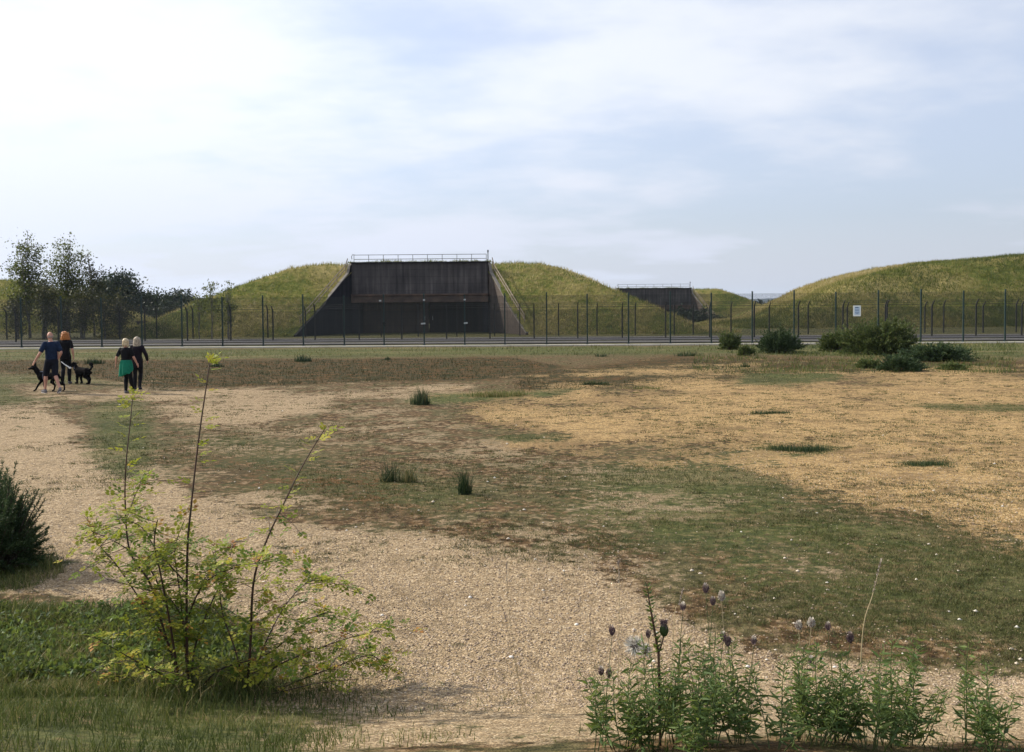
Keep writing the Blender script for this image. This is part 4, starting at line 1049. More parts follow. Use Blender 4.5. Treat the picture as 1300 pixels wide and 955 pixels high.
W = [(752, 862, 4.7, 1, 'short leafy weed at the left end of the row, below the leftmost purple seed head'),
 (790, 838, 4.75, 3, 'low leafy weed left of the tall dark stemmed weed'),
 (826, 812, 4.7, 4, 'bushy leafy weed at the foot of the tall dark stemmed weed'),
 (860, 806, 4.9, 4, 'bushy leafy weed just right of the white fluffy seed head'),
 (903, 800, 4.75, 4, 'leafy weed rising under the pair of tallest seed heads'),
 (882, 838, 4.5, 3, 'low leafy weed in front, between the two densest clumps'),
 (941, 812, 4.8, 3, 'upright leafy weed left of the gap in the row'),
 (985, 838, 4.6, 3, 'low leafy weed in the gap of the row'),
 (1012, 818, 4.85, 3, 'leafy weed below the pale papery seed heads'),
 (1036, 814, 4.7, 4, 'dense leafy weed left of the round dark seed head'),
 (1062, 822, 4.9, 3, 'leafy weed directly under the round dark seed head'),
 (1108, 826, 4.7, 3, 'leafy weed at the foot of the long dry stalk'),
 (1130, 812, 4.85, 4, 'spreading leafy weed right of the long dry stalk'),
 (1157, 806, 5.0, 3, 'leafy weed with its tip leaning right, last of the main row'),
 (1225, 816, 4.9, 2, 'narrow leafy weed standing apart near the right edge'),
 (1263, 838, 4.7, 3, 'rightmost leafy weed, short and tufted')]
for i, (u, v, Yw, ns, lab) in enumerate(W): weed(u, v, Yw - .72, ns + (4 if ns > 2 else 1), lab, 100 + i)
# tall dark stemmed weed
top = P(821, 742, 4.1); b = P(838, 850, 4.1); b.z = gz1(b.x, b.y)
t = empty('thistle', b); tag(t, 'tall dark stemmed thistle with one fat purple head, tallest of the right hand weeds', 'thistle')
mb = MB(); q1 = P(829, 790, 4.1) - b; q2 = top - b; q0 = P(836, 830, 4.1) - b
mb.tube([Vector((0, 0, -.02)), q0, q1, P(824, 762, 4.1) - b, q2], [.006, .0055, .005, .003, .0015], 5)
mb.tube([q0, P(841, 815, 4.1) - b, P(843, 806, 4.1) - b], [.004, .003, .003], 5)
mb.build('stem', M['cane'], t)
C, D = [], []
for k in range(90):
    f = rr.random(); q = q0.lerp(q1, f) if k % 2 else q1.lerp(q2, f); a = rr.uniform(0, 6.28); C.append(tuple(q)); D.append((math.cos(a), math.sin(a), rr.uniform(.2, .9)))
cards('leaves', np.array(C), .03, rng.uniform(.1, .7, 90), M['weedleaf'], t, .3, np.array(D))
hm = MB(); hc = P(843, 800, 4.1) - b; hm.ell(hc, (.019, .019, .028), 10, 8); hd = hm.build('head', M['weedleaf'], t, shade=True)
a_ = hd.data.attributes.new('tint', 'FLOAT', 'POINT'); a_.data.foreach_set('value', [.1] * len(hd.data.vertices))
C = np.array([tuple(hc + Vector((0, 0, .015)))] * 60) + rng.normal(0, .007, (60, 3)); D = rng.normal(0, .3, (60, 3)) + np.array([0, 0, 1])
cards('petals', C, .03, rng.uniform(.1, .6, 60), M['flower'], t, .12, D)
# dead flower heads on thin stalks
def seedhead(u, v, Yw, r, lab, pale=.3, fl=0, lean=0.0):
    hp = P(u, v, Yw); b = Vector((hp.x + lean, Yw, gz1(hp.x + lean, Yw))); t = empty('seed_head', b); tag(t, lab, 'seed head', 'seed heads on thin stalks at the bottom right')
    hc = hp - b; mb = MB(); mb.tube([Vector((0, 0, -.01)), Vector((hc.x * .3, 0, hc.z * .55)), hc - Vector((0, 0, r * 1.2))], [.0022, .0018, .0014], 4); mb.build('stalk', M['drystem'] if pale > .5 else M['greenstem'], t)
    n = 110; C = hc + Vector((0, 0, -r * 1.3)); aa = rng.uniform(0, 6.28, n); zz = rng.random(n)
    rad = r * .62 * np.sin(np.pi * np.clip(zz * .85 + .1, 0, 1)) 
    C = np.stack([hc.x + np.cos(aa) * rad, hc.y + np.sin(aa) * rad, hc.z - r * 1.2 + zz * r * 2.1], 1)
    D = np.stack([np.cos(aa) * .35, np.sin(aa) * .35, np.ones(n)], 1)
    T = np.clip(.18 + pale * .6 + 1.1 * np.clip(zz - .55, 0, 1) * 2 * (.35 + pale) + rng.normal(0, .08, n), 0, 1)
    cards('head', C, r * .9, T, M['flower'], t, .4, D, np.stack([np.cos(aa), np.sin(aa), 0 * aa], 1))
    if fl:
        n = 170; d = rng.normal(size=(n, 3)); d /= np.linalg.norm(d, axis=1, keepdims=True)
        cards('fluff', np.array([tuple(hc)] * n) + d * r * .2, r * fl, rng.random(n), M['fluff'], t, .07, d + np.array([0, 0, .3]))
SH = [(777, 802, .013, 'leftmost purple seed head on its own bare stalk', .15, 0),
 (763, 853, .014, 'lowest left seed head near the bottom, left of a pair', .3, 0), (773, 856, .013, 'lowest dark seed head near the bottom, right of a pair', .1, 0),
 (805, 820, .017, 'white fluffy seed head left of the tall thistle', .9, 2.2), (819, 826, .015, 'second white fluffy seed head, touching the tall thistle', .85, 2.0),
 (823, 806, .012, 'small purple seed head against the thistle stem', .15, 0),
 (867, 771, .013, 'brown seed head alone between the thistle and the tallest pair', .5, 0),
 (896, 748, .014, 'tallest seed head of all, with a white tip', .3, 0), (905, 764, .014, 'purple seed head just under the tallest one', .25, 0), (916, 758, .015, 'pale bent seed head right of the tallest one', .8, 1.0),
 (918, 809, .014, 'left seed head of the joined pair above the second weed clump', .35, 0), (924, 815, .015, 'right, darker seed head of the joined pair above the second weed clump', .1, 0),
 (957, 814, .014, 'brownish seed head with pale top over the upright weed', .5, 0),
 (1014, 795, .015, 'papery cream seed head, left of three in a row', .9, .9), (1030, 791, .014, 'papery cream seed head, middle of three in a row', .95, 1.1), (1051, 796, .012, 'dark narrow seed head, right of three in a row', .3, 0),
 (1079, 811, .017, 'round dark seed head left of the long dry stalk', .1, .5), (1030, 840, .014, 'small pale seed head low among the weeds', .7, 0)]
for i, (u, v, r, lab, pale, fl) in enumerate(SH): seedhead(u, v, 3.95 + (i * .37) % .5, r * 1.15, lab, pale, fl, (.03 if i % 2 else -.03))
def stalk(pts, Yw, r, lab):
    L = [P(u, v, Yw) for u, v in pts]; b = L[-1].copy(); b.z = gz1(b.x, b.y) - .005; L[-1] = b
    L = spl([q - b for q in L], 14); t = empty('grass_stalk', b); tag(t, lab, 'stalk', 'dry grass stalks')
    mb = MB(); mb.tube(L, [r * (.45 + .55 * i / 14) for i in range(15)], 4); mb.build('stem', M['drystem'], t)
    n = 70; C = []; D = []
    for k in range(n):
        f = rr.random() * .34; i = f * 14; a = L[int(i)].lerp(L[int(i) + 1], i - int(i)); C.append(tuple(a)); D.append((rr.uniform(-.5, .5), rr.uniform(-.5, .5), 1))
    cards('ear', np.array(C), .012, rng.uniform(.6, .95, n), M['flower'], t, .35, np.array(D))
stalk([(1119, 711), (1108, 755), (1095, 806), (1090, 870)], 4.2, .003, 'long pale dry grass stalk, the tallest at the bottom right')
stalk([(643, 715), (644, 740), (648, 790), (665, 870)], 5.6, .0022, 'long thin grass stalk in the middle of the gravel, left of the short one')
stalk([(637, 770), (643, 790), (648, 815), (668, 872)], 5.6, .0018, 'short thin grass stalk leaning beside the long thin one')
stalk([(785, 712), (786, 740), (786, 790), (784, 880)], 5.2, .0026, 'upright pale grass stalk between the two stalk groups')
stalk([(749, 780), (750, 810), (751, 835), (752, 880)], 5.2, .0018, 'faint low grass stalk above the leftmost weed')
stalk([(867, 748), (862, 770), (856, 784), (850, 850)], 4.9, .002, 'short slanted grass stalk beside the brown seed head')

# ------------------------------------------------------------------ figures
def remesh(name, mb, vox, m, parent, it=3, fac_=.5):
    me = bpy.data.meshes.new(name); me.from_pydata(mb.v, [], mb.f); me.update()
    ob = bpy.data.objects.new('tmp', me); COL.objects.link(ob)
    md = ob.modifiers.new('r', 'REMESH'); md.mode = 'VOXEL'; md.voxel_size = vox; md.use_smooth_shade = True
    if it: s = ob.modifiers.new('s', 'SMOOTH'); s.iterations = it; s.factor = fac_
    dg = bpy.context.evaluated_depsgraph_get(); me2 = bpy.data.meshes.new_from_object(ob.evaluated_get(dg))
    bpy.data.objects.remove(ob); bpy.data.meshes.remove(me); me2.name = name
    return link(name, me2, m, parent)
def limb(mb, pts, rads, n=10):
    pts = [Vector(p) for p in pts]
    mb.tube(pts, rads, n)
    for p, r in zip(pts, rads): mb.ell(p, (r, r, r), 8, 6)
def torso(mb, secs, g=0.0, n=14):
    """secs: (x, y, z, rx, ry)"""
    vs = []; 
    for (x, y, z, rx, ry) in secs:
        for k in range(n):
            a = 2 * math.pi * k / n; vs.append((x + (rx + g) * math.cos(a), y + (ry + g) * math.sin(a), z))
    fs = []
    for i in range(len(secs) - 1):
        for k in range(n):
            k2 = (k + 1) % n; fs.append((i * n + k, i * n + k2, (i + 1) * n + k2, (i + 1) * n + k))
    fs.append(tuple(range(n - 1, -1, -1))); fs.append(tuple((len(secs) - 1) * n + k for k in range(n)))
    mb.add(vs, fs)
def hand(mb, w, d, side, curl=.5):
    """palm, four unequal bent fingers and a thumb; w wrist, d direction of the forearm"""
    d = Vector(d).normalized(); f = Vector((side * .0, 1, 0)); f = (f - d * f.dot(d)).normalized(); s = d.cross(f) * side
    p = w + d * .045
    for k in range(-1, 2): mb.tube([w + d * .005 + f * .02 * k, w + d * .088 + f * .026 * k], [.015, .015], 8)
    mb.ell(p + d * .01, (.03, .03, .035), 8, 6)
    for k, ln in enumerate((.068, .078, .074, .058)):
        b = w + d * .085 + f * (.033 - .022 * k)
        m1 = b + d * ln * .45 - s * .008 * curl; m2 = m1 + (d * .8 - s * .6 * curl).normalized() * ln * .35; e = m2 + (d * .4 - s * 1.0 * curl).normalized() * ln * .25
        mb.tube([b, m1, m2, e], [.0095, .009, .0085, .007], 7)
    b = w + d * .03 + f * .03
    mb.tube([b, b + f * .022 + d * .025, b + f * .03 + d * .055 - s * .01], [.012, .011, .009], 7)
def person(loc, rz, H, J, label, wear, hairm, female=True, hair='short'):
    s = H / 1.78
    t = empty('person', loc, rz); tag(t, label, 'person')
    V3 = lambda p: Vector(p) * s
    j = {k: V3(v) for k, v in J.items()}
    sh = .165 if female else .185; hp = .155 if female else .15; wa = .12 if female else .155
    px_, py_ = j['pelvis'].x, j['pelvis'].y; cx_, cy_ = j['chest'].x, j['chest'].y
    secs = [(px_, py_, .84 * s, .10 * s, .08 * s), (px_, py_, .92 * s, hp * s, .105 * s), (px_, py_, 1.0 * s, (hp + .003) * s, .11 * s), (px_ * .6 + cx_ * .4, py_ * .6 + cy_ * .4, 1.12 * s, wa * s, .10 * s),
            (cx_, cy_, 1.28 * s, (sh - .025) * s, .115 * s), (cx_, cy_, 1.39 * s, (sh - .005) * s, .11 * s), (cx_, cy_, 1.455 * s, (sh - .04) * s, .085 * s), (cx_, cy_, 1.49 * s, .07 * s, .06 * s)]
    mb = MB(); torso(mb, secs)
    hd = j['head']; nk = Vector((cx_, cy_, 1.46 * s))
    limb(mb, [nk, hd - Vector((0, .01, .07)) * s], [.058 * s, .052 * s])
    mb.ell(hd, (.076 * s, .092 * s, .112 * s), 16, 12); mb.ell(hd + V3((0, .03, -.055)), (.056 * s, .062 * s, .06 * s), 12, 8)
    mb.ell(hd + V3((0, .1, -.015)), (.013 * s, .02 * s, .026 * s), 8, 6)              # nose
    for sg in (-1, 1): mb.ell(hd + V3((sg * .078, -.005, -.005)), (.011 * s, .02 * s, .032 * s), 8, 6)   # ears
    mb.ell(hd + V3((0, .088, -.062)), (.024 * s, .012 * s, .009 * s), 8, 6)           # lips
    for sg, n_ in ((-1, 'l'), (1, 'r')):
        hip = j['pelvis'] + V3((sg * .085, 0, -.03)); kn = j['knee_' + n_]; an = j['ankle_' + n_]; toe = j['toe_' + n_]
        limb(mb, [hip, hip.lerp(kn, .5), kn], [.088 * s, .073 * s, .053 * s])
        calf = kn.lerp(an, .3) + V3((0, -.015, 0)); limb(mb, [kn, calf, kn.lerp(an, .7), an], [.052 * s, .056 * s, .04 * s, .034 * s])
        hl = an + (an - toe).normalized() * .03 * s + V3((0, 0, -.045)); limb(mb, [hl, an.lerp(toe, .5) + V3((0, 0, -.02)), toe], [.034 * s, .036 * s, .026 * s])
        so = Vector((cx_ + sg * (sh - .005) * s, cy_, 1.43 * s)); el = j['elbow_' + n_]; wr = j['wrist_' + n_]
        ar = .043 if female else .052
        limb(mb, [so - Vector((sg * .04 * s, 0, 0)), so, so.lerp(el, .45), el], [.05 * s, (ar + .008) * s, ar * s, .038 * s])
        limb(mb, [el, el.lerp(wr, .3), wr], [.038 * s, .04 * s, .026 * s])
        hand(mb, wr, wr - el, sg, .6)
    body = remesh('body', mb, .0085, M['skin'], t, 3)
    for sg in (-1, 1):
        e = MB(); e.ell(hd + V3((sg * .03, .085, .008)), (.011, .008, .008), 8, 6); e.build('eye', M['eye'], t, shade=True)
    # clothes
    for item, m_ in wear.items():
        mb = MB(); g = .014 * s
        if item == 'shirt' or item == 'coat':
            low = .97 if item == 'shirt' else .74
            ss = [q for q in secs if q[2] >= .95 * s]
            torso(mb, [(px_, py_, low * s, (hp + .02) * s, .12 * s)] + [(a, b, c_, d_ + g * (1.2 if item == 'shirt' else 2.2), e_ + g * (1.2 if item == 'shirt' else 2.2)) for a, b, c_, d_, e_ in ss])
            for sg, n_ in ((-1, 'l'), (1, 'r')):
                so = Vector((cx_ + sg * (sh - .005) * s, cy_, 1.43 * s)); el = j['elbow_' + n_]; wr = j['wrist_' + n_]; ar = .05 if female else .06
                if item == 'shirt': limb(mb, [so - Vector((sg * .05 * s, 0, 0)), so, so.lerp(el, .72)], [.058 * s, (ar + .012) * s, (ar + .012) * s])
                else: limb(mb, [so - Vector((sg * .05 * s, 0, 0)), so, el, el.lerp(wr, .93)], [.06 * s, (ar + .022) * s, .062 * s, .05 * s])
        elif item in ('shorts', 'trousers'):
            torso(mb, [(a, b, c_, d_ + g * .8, e_ + g * .8) for a, b, c_, d_, e_ in secs[:3]] + [(px_, py_, 1.04 * s, (hp + .008) * s, .118 * s)])
            for sg, n_ in ((-1, 'l'), (1, 'r')):
                hip = j['pelvis'] + V3((sg * .085, 0, -.03)); kn = j['knee_' + n_]; an = j['ankle_' + n_]
                if item == 'shorts': limb(mb, [hip, hip.lerp(kn, .5), hip.lerp(kn, .96)], [.105 * s, .1 * s, .088 * s])
                else: limb(mb, [hip, hip.lerp(kn, .5), kn, kn.lerp(an, .3) + V3((0, -.012, 0)), kn.lerp(an, .7), an], [.1 * s, .086 * s, .068 * s, .072 * s, .058 * s, .052 * s])
        elif item == 'tied_sweater':
            n = 20; vs = []
            rows = [(1.08, .15, .12), (1.03, .18, .145), (.92, .205, .165), (.78, .22, .18), (.6, .235, .19)]
            for ri, (z, a, b) in enumerate(rows):
                for k in range(n):
                    an_ = 2 * math.pi * k / n; fold = 1 + .11 * math.sin(k * 2.6) * ri / 4
                    zz = z + (.09 * (math.sin(an_) > .2) * (ri / 4)) + (.04 * math.sin(k * 1.7) + .07 * math.cos(an_)) * ri / 4
                    vs.append((px_ + a * s * fold * math.cos(an_), py_ - .01 + b * s * fold * math.sin(an_), zz * s))
            fs = [(i * n + k, i * n + (k + 1) % n, (i + 1) * n + (k + 1) % n, (i + 1) * n + k) for i in range(len(rows) - 1) for k in range(n)]
            fs += [tuple(range(n)), tuple((len(rows) - 1) * n + k for k in range(n - 1, -1, -1))]
            mb.add(vs, fs); 
            for sg in (-1, 1): limb(mb, [(px_ + sg * .1 * s, py_ + .14 * s, 1.0 * s), (px_ + sg * .02, py_ + .17 * s, .97 * s), (px_ + sg * .07, py_ + .17 * s, .75 * s)], [.03 * s, .03 * s, .025 * s], 8)
        elif item == 'shoes':
            for n_ in 'lr':
                an = j['ankle_' + n_]; toe = j['toe_' + n_]; hl = an + (an - toe).normalized() * .035 * s + V3((0, 0, -.05))
                sm = MB(); limb(sm, [hl, an.lerp(toe, .45) + V3((0, 0, -.018)), toe + (toe - an).normalized() * .02], [.045 * s, .047 * s, .036 * s]); limb(sm, [an + V3((0, 0, .005)), an + V3((0, 0, -.03))], [.042 * s, .048 * s])
                so = remesh('shoe', sm, .011, m_[0], t, 2)
                sm = MB(); dd_ = (toe - an); dd_.z = 0; dd_.normalize(); zz = min(hl.z, toe.z)
                sm.tube([hl + Vector((0, 0, -.036)) * s - dd_ * .02, an.lerp(toe, .5) + V3((0, 0, -.06)), toe + dd_ * .03 + V3((0, 0, -.026))], [.04 * s, .045 * s, .036 * s], 10, flat=.4); sm.build('sole', m_[1], so)
            continue
        remesh(item, mb, .013, m_, t, 2)
    # hair
    if hair != 'bald':
        mb = MB(); mb.ell(hd + V3((0, -.018, .02)), (.09 * s, .1 * s, .112 * s), 14, 10)
        r_ = random.Random(int(H * 1000))
        if hair == 'long':
            for k in range(34):
                a = math.pi + math.pi * (k / 33) ; x_ = math.cos(a) * .085; y_ = math.sin(a) * .09 - .0
                p0 = hd + V3((x_, y_, .05)); p1 = hd + V3((x_ * 1.25, y_ * 1.15, -.07)); p2 = hd + V3((x_ * (1.25 + r_.uniform(-.1, .25)), y_ * 1.1 - .02, -.17 - r_.uniform(0, .06)))
                limb(mb, [p0, p1, p2], [.026 * s, .026 * s, .014 * s], 6)
        elif hair == 'bob':
            for k in range(30):
                a = math.pi * .93 + math.pi * 1.14 * (k / 29); x_ = math.cos(a) * .085; y_ = math.sin(a) * .09
                p0 = hd + V3((x_, y_, .05)); p2 = hd + V3((x_ * (1.3 + r_.uniform(0, .35)), y_ * 1.25, -.1 - r_.uniform(0, .06)))
                limb(mb, [p0, p2], [.03 * s, .022 * s], 6)
        elif hair == 'short':
            for k in range(26):
                a = math.pi + math.pi * (k / 25); x_ = math.cos(a) * .082; y_ = math.sin(a) * .092
                limb(mb, [hd + V3((x_, y_, .04)), hd + V3((x_ * .95, y_ * .95, -.075 - r_.uniform(0, .03)))], [.024 * s, .016 * s], 6)
        for k in range(70):
            a = math.pi * .9 + math.pi * 1.2 * r_.random(); z_ = r_.uniform(-.16 if hair == 'long' else -.1, .1); g_ = {'bob': 1.28, 'long': 1.12, 'short': 1.0}[hair] * math.sqrt(max(.15, 1 - (max(z_, 0) / .125) ** 2))
            q = hd + V3((math.cos(a) * .088 * g_, math.sin(a) * .095 * g_ - .005, z_)); rr_ = r_.uniform(.012, .024) * s * (1.3 if hair == 'bob' else 1)
            limb(mb, [q, q + V3((math.cos(a) * .012, 0, -.035))], [rr_, rr_ * .6], 6)
        remesh('hair', mb, .009, hairm, t, 0)
    else:
        mb = MB()
        for k in range(22):
            a = math.pi * .97 + math.pi * 1.06 * (k / 21); limb(mb, [hd + V3((math.cos(a) * .073, math.sin(a) * .087 + .0, .0)), hd + V3((math.cos(a) * .07, math.sin(a) * .082, -.05))], [.009 * s, .009 * s], 6)
        remesh('hair', mb, .007, simple('grey_stubble', (.4, .3, .26), None, 20, .8), t, 1)
    return t
def pose(**k):
    J = dict(pelvis=(0, 0, .97), chest=(0, .01, 1.3), head=(0, .03, 1.655), knee_l=(-.09, .05, .52), ankle_l=(-.09, 0, .085), toe_l=(-.1, .15, .035), knee_r=(.09, .05, .52), ankle_r=(.09, 0, .085), toe_r=(.1, .15, .035),
             elbow_l=(-.25, -.02, 1.16), wrist_l=(-.26, .06, .93), elbow_r=(.25, -.02, 1.16), wrist_r=(.26, .06, .93)); J.update(k); return J
def at(u, v):
    g = GP(u, v); return g
# man in navy, mid stride, walking away and to the left
manl = at(66.5, 499.5)
man = person(manl, R(48), 1.80, pose(knee_l=(-.08, .22, .54), ankle_l=(-.1, .24, .09), toe_l=(-.11, .39, .05), knee_r=(.09, .0, .52), ankle_r=(.09, -.3, .14), toe_r=(.1, -.17, .035),
        elbow_l=(-.33, -.02, 1.17), wrist_l=(-.43, .08, .95), elbow_r=(.22, -.14, 1.17), wrist_r=(.17, -.02, .96), head=(-.01, .04, 1.655)),
        'bald man in navy polo shirt and dark shorts walking away beside a black dog', {'shirt': M['navy'], 'shorts': M['shorts'], 'shoes': (M['shoe'], M['sole'])}, None, False, 'bald')
w2 = at(84, 487.5)
person(w2, R(10), 1.73, pose(knee_r=(.08, .14, .53), ankle_r=(.08, .1, .09), toe_r=(.09, .25, .04), ankle_l=(-.08, -.14, .11), toe_l=(-.08, 0, .035), elbow_r=(.24, -.06, 1.16), wrist_r=(.25, .0, .94)),
       'woman with bushy ginger hair in black top and trousers, just behind the bald man', {'shirt': M['black'], 'trousers': M['black'], 'shoes': (M['shoe'], M['sole'])}, M['ginger'], True, 'bob')
w3 = at(160.5, 499.5)
person(w3, R(-4), 1.60, pose(knee_l=(-.07, .16, .53), ankle_l=(-.04, .05, .09), toe_l=(-.05, .2, .04), knee_r=(.1, .1, .52), ankle_r=(.14, .2, .09), toe_r=(.15, .34, .04), elbow_l=(-.28, -.05, 1.16), wrist_l=(-.33, .02, .93), elbow_r=(.26, .02, 1.16), wrist_r=(.3, .14, .97)),
       'blonde woman in black t-shirt with a green sweater tied round her waist', {'shirt': M['black'], 'trousers': M['black'], 'tied_sweater': M['green'], 'shoes': (M['shoe'], M['sole'])}, M['blonde'], True, 'short')
w4 = at(175, 494.5)
person(w4, R(8), 1.60, pose(knee_r=(.08, .12, .53), ankle_r=(.07, -.05, .1), toe_r=(.08, .1, .035), elbow_r=(.3, -.04, 1.16), wrist_r=(.3, .12, .98), elbow_l=(-.24, 0, 1.16), wrist_l=(-.2, .16, 1.0)),
       'woman in a black coat with long wavy ash blonde hair, rightmost walker', {'coat': M['blackred'], 'trousers': M['black'], 'shoes': (M['shoedark'], M['shoedark'])}, M['ashblonde'], True, 'long')
# ball thrower in the man's right hand
t = empty('ball_thrower', manl + Vector((.28, .0, .92))); tag(t, 'white plastic ball thrower held in the right hand of the bald man', 'dog toy')
mb = MB(); mb.tube([(0, 0, 0), (.12, -.05, -.08), (.25, -.06, -.16)], [.012, .012, .018], 6, flat=.6); mb.ell((.28, -.06, -.18), (.04, .04, .03), 8, 6); mb.build('scoop', M['white'], t)

def dog(loc, rz, sc, label, curly, tail, legs, harness):
    """local +y forward; withers 0.58 m"""
    t = empty('dog', loc, rz); tag(t, label, 'dog'); mb = MB()
    S = lambda x, y, z: Vector((x, y, z)) * sc
    k = 1.32 if curly else 1.12
    # trunk: deep chest, tucked belly
    secs = [(-.33, .46, .07, .085), (-.25, .475, .095, .11), (-.1, .475, .092, .1), (.08, .46, .1, .125), (.22, .45, .105, .15), (.32, .47, .08, .12)]
    vs = []; n = 14
    for y, z, a, b in secs:
        for q in range(n):
            an = 2 * math.pi * q / n; vs.append(S(a * k * math.cos(an), y, z + b * k * math.sin(an)))
    fs = [(i * n + q, i * n + (q + 1) % n, (i + 1) * n + (q + 1) % n, (i + 1) * n + q) for i in range(len(secs) - 1) for q in range(n)]
    fs += [tuple(range(n - 1, -1, -1)), tuple((len(secs) - 1) * n + q for q in range(n))]; mb.add(vs, fs)
    mb.ell(S(0, .3, .48), (.085 * sc * k, .08 * sc, .12 * sc), 10, 8); mb.ell(S(0, -.32, .47), (.075 * sc * k, .07 * sc, .09 * sc), 10, 8)
    limb(mb, [S(0, .3, .53), S(0, .4, .63), S(0, .45, .7)], [.085 * sc * k, .07 * sc * k, .062 * sc * k])
    hc = S(0, .5, .73); mb.ell(hc, (.065 * sc * k, .085 * sc * k, .068 * sc * k), 12, 9)
    limb(mb, [hc + S(0, .05, -.015), hc + S(0, .16, -.04)], [.042 * sc * k, .027 * sc * k])
    mb.ell(hc + S(0, .185, -.03), (.016 * sc, .014 * sc, .013 * sc), 8, 6)
    for sg in (-1, 1):
        if curly: limb(mb, [hc + S(sg * .07, -.01, .03), hc + S(sg * .1, .0, -.07)], [.03 * sc, .036 * sc])
        else: limb(mb, [hc + S(sg * .04, -.03, .04), hc + S(sg * .055, -.035, .13), hc + S(sg * .06, -.035, .17)], [.03 * sc, .022 * sc, .007 * sc])
    kk = 1.6 if curly else 1.12
    for (sg, fr, dy) in legs:
        x = sg * .075
        if fr:
            limb(mb, [S(x, .25, .44), S(x, .2, .31), S(x, .23 + dy * .5, .17), S(x, .22 + dy, .04), S(x, .27 + dy, .02)], [.055 * sc, .042 * sc * kk, .028 * sc * kk, .022 * sc * kk, .024 * sc * kk])
        else:
            limb(mb, [S(x, -.28, .44), S(x, -.2 + dy * .3, .29), S(x, -.37 + dy * .8, .18), S(x, -.35 + dy, .04), S(x, -.3 + dy, .02)], [.075 * sc, .052 * sc * kk, .028 * sc * kk, .022 * sc * kk, .024 * sc * kk])
    if tail == 'up': limb(mb, [S(0, -.34, .53), S(0, -.44, .58), S(0, -.52, .66), S(0, -.5, .76), S(0, -.43, .77)], [.03 * sc, .035 * sc, .045 * sc, .055 * sc, .05 * sc])
    else: limb(mb, [S(0, -.34, .5), S(0, -.43, .42), S(0, -.47, .28), S(0, -.52, .18)], [.03 * sc, .03 * sc, .034 * sc, .015 * sc])
    if curly:
        r_ = random.Random(3); base = list(mb.v)
        for _ in range(260):
            q = base[r_.randrange(len(base))]; rr_ = r_.uniform(.015, .03) * sc; mb.ell(q, (rr_, rr_, rr_), 6, 5)
    remesh('body', mb, .009, M['fur'], t, 2)
    for sg in (-1, 1):
        e = MB(); e.ell(hc + S(sg * .035 * k, .07 * k, .015), (.009, .009, .009), 8, 6); e.build('eye', M['eye'], t, shade=True)
    e = MB()
    if harness:
        for y, z, a, b in ((.12, .46, .112, .138),):
            e.tube([S(a * math.cos(q * .393), y, z + b * math.sin(q * .393)) for q in range(17)], .014, 6)
        e.box(S(0, .16, .6), (.1 * sc, .2 * sc, .03 * sc)); e.build('harness', M['harness'], t)
    else:
        e.tube([S(.098 * math.cos(q * .393), .36 + .04 * math.sin(q * .393) , .6 + .075 * math.sin(q * .393)) for q in range(17)], .014, 6); e.build('collar', M['harness'], t)
    return t
d1 = at(62, 497)
dog(d1, R(80), .96, 'lean black dog with pricked ears walking left beside the bald man', False, 'down', [(-1, True, .18), (1, True, -.04), (-1, False, .12), (1, False, -.14)], True)
d2 = at(105.5, 487)
dog(d2, R(62), .86, 'curly black dog with its tail up, standing right of the ginger haired woman', True, 'up', [(-1, True, .02), (1, True, -.06), (-1, False, -.04), (1, False, .08)], False)
# leash: from the man's left hand to the harness
wl_ = man.matrix_world if False else None
hw = Matrix.Rotation(R(48), 4, 'Z') @ Vector((-.45, .1, .88)); hw = manl + hw
dw = d1 + (Matrix.Rotation(R(84), 4, 'Z') @ Vector((0, .16, .62)) * .96)
mb = MB(); mid = (hw + dw) / 2 - Vector((0, 0, .05)); mb.tube([hw - hw, mid - hw, dw - hw], .006, 5)
t = empty('dog_leash', hw); tag(t, 'thin dark leash from the bald man to the harness of the lean black dog', 'leash'); mb.build('strap', M['shorts'], t)

# ------------------------------------------------------------------ haze
m, nt = mat('haze')
v = nd(nt, 'ShaderNodeVolumePrincipled', {'Color': (.7, .83, 1, 1), 'Density': .00008, 'Anisotropy': .2})
out(nt, None, v.outputs[0])
mb = MB(); mb.box((0, 2150, 15), (8900, 4700, 90)); o = mb.build('haze', m); tag(o, kind='stuff')
o['label'] = 'thin pale haze over the far hills'; o['category'] = 'haze'

# ------------------------------------------------------------------ sun, sky
EL, AZ = 34.0, -68.0      # azimuth from +Y towards +X
sd = Vector((math.sin(R(AZ)) * math.cos(R(EL)), math.cos(R(AZ)) * math.cos(R(EL)), math.sin(R(EL))))
ld = bpy.data.lights.new('sun', 'SUN'); ld.energy = 5.0; ld.angle = R(1.2); ld.color = (1, .92, .79)
lo = bpy.data.objects.new('sun', ld); COL.objects.link(lo); lo.rotation_euler = (-sd).to_track_quat('-Z', 'Y').to_euler(); lo.location = (0, 0, 40)
w = bpy.data.worlds.new('World'); scene.world = w; w.use_nodes = True; nt = w.node_tree; nt.nodes.clear()
sky = nd(nt, 'ShaderNodeTexSky', sky_type='NISHITA'); sky.sun_disc = False; sky.sun_elevation = R(EL); sky.sun_rotation = R(AZ); sky.air_density = 1.2; sky.dust_density = 1.5; sky.ozone_density = 1.3
tc = nd(nt, 'ShaderNodeTexCoord').outputs['Generated']
sp_ = nd(nt, 'ShaderNodeSeparateXYZ', {0: tc})
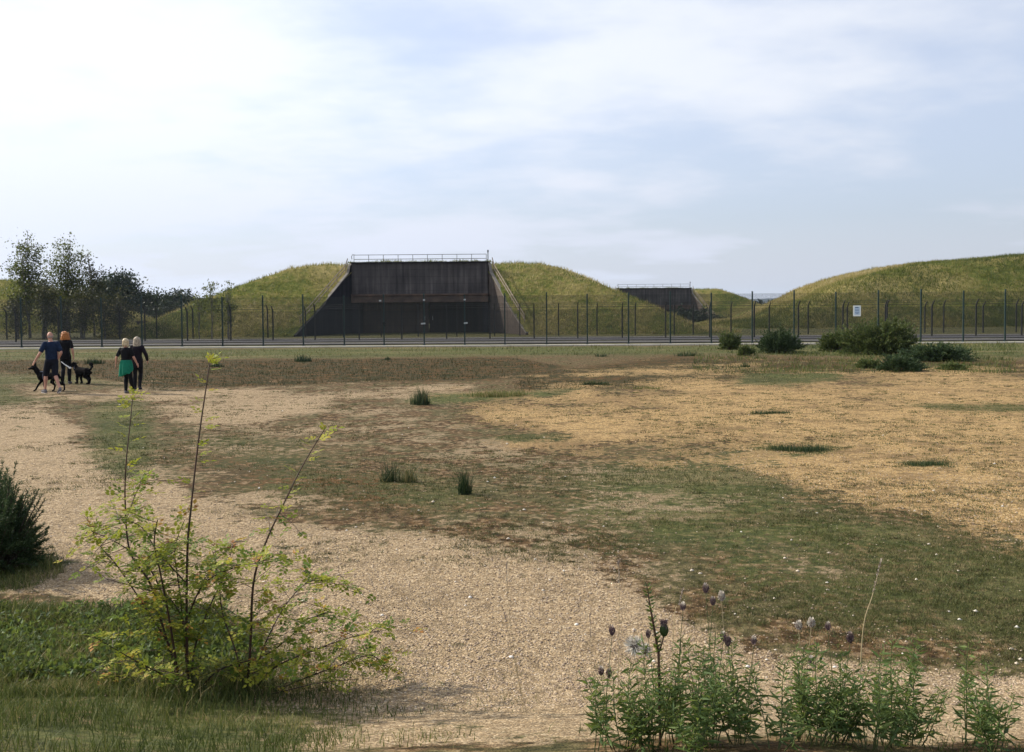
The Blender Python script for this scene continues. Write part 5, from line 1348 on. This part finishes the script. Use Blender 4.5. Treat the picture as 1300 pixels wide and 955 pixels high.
# flat cloud layer: project the direction on a plane overhead
zz = mth(nt, 'ADD', mth(nt, 'MAXIMUM', sp_.outputs[2], 0.0), .16)
cv = nd(nt, 'ShaderNodeCombineXYZ', {0: mth(nt, 'DIVIDE', sp_.outputs[0], zz), 1: mth(nt, 'DIVIDE', sp_.outputs[1], zz), 2: .3}).outputs[0]
mp = nd(nt, 'ShaderNodeMapping', {'Vector': cv, 'Location': (1.7, .4, 0), 'Rotation': (0, 0, .35), 'Scale': (.8, 1.0, 1)}).outputs[0]
c1 = noise(nt, mp, 1.1, 7, .52); c2 = noise(nt, mp, 3.4, 5, .55)
f = mth(nt, 'ADD', mth(nt, 'MULTIPLY', c1, .8), mth(nt, 'MULTIPLY', c2, .2))
leftw = mth(nt, 'MULTIPLY', sp_.outputs[0], -.28)     # thicker veil towards the sun on the left
f = mth(nt, 'ADD', f, leftw)
cf = smooth(nt, f, .4, .6)
cf = mth(nt, 'ADD', mth(nt, 'MULTIPLY', cf, .45), .55)
low = smooth(nt, sp_.outputs[2], .22, .0)             # veil near the horizon
cf = mth(nt, 'MAXIMUM', cf, mth(nt, 'MULTIPLY', low, .8))
bright = mth(nt, 'ADD', 1.0, mth(nt, 'MULTIPLY', sp_.outputs[0], -.26))
cc = mixc(nt, smooth(nt, sp_.outputs[2], .02, .22), (5.9, 6.3, 7.35), (7.3, 7.7, 8.5))
vm = nd(nt, 'ShaderNodeVectorMath', {0: cc}, operation='SCALE'); nt.links.new(bright, vm.inputs['Scale'])
skb = mixc(nt, 1.0, sky.outputs[0], (.84, .97, 1.3), 'MULTIPLY')
col = mixc(nt, cf, skb, vm.outputs[0])
bg = nd(nt, 'ShaderNodeBackground', {'Color': col, 'Strength': .1}); ow = nd(nt, 'ShaderNodeOutputWorld'); nt.links.new(bg.outputs[0], ow.inputs[0])

scene.view_settings.view_transform = 'Standard'; scene.view_settings.look = 'None'; scene.view_settings.exposure = 0.35; scene.view_settings.gamma = 1
scene.render.engine = 'CYCLES'
scene.cycles.max_bounces = 6; scene.cycles.transparent_max_bounces = 24; scene.cycles.volume_bounces = 0
scene.cycles.use_denoising = True; scene.cycles.denoiser = 'OPENIMAGEDENOISE'; scene.cycles.denoising_input_passes = 'RGB_ALBEDO_NORMAL'; scene.cycles.denoising_prefilter = 'ACCURATE'
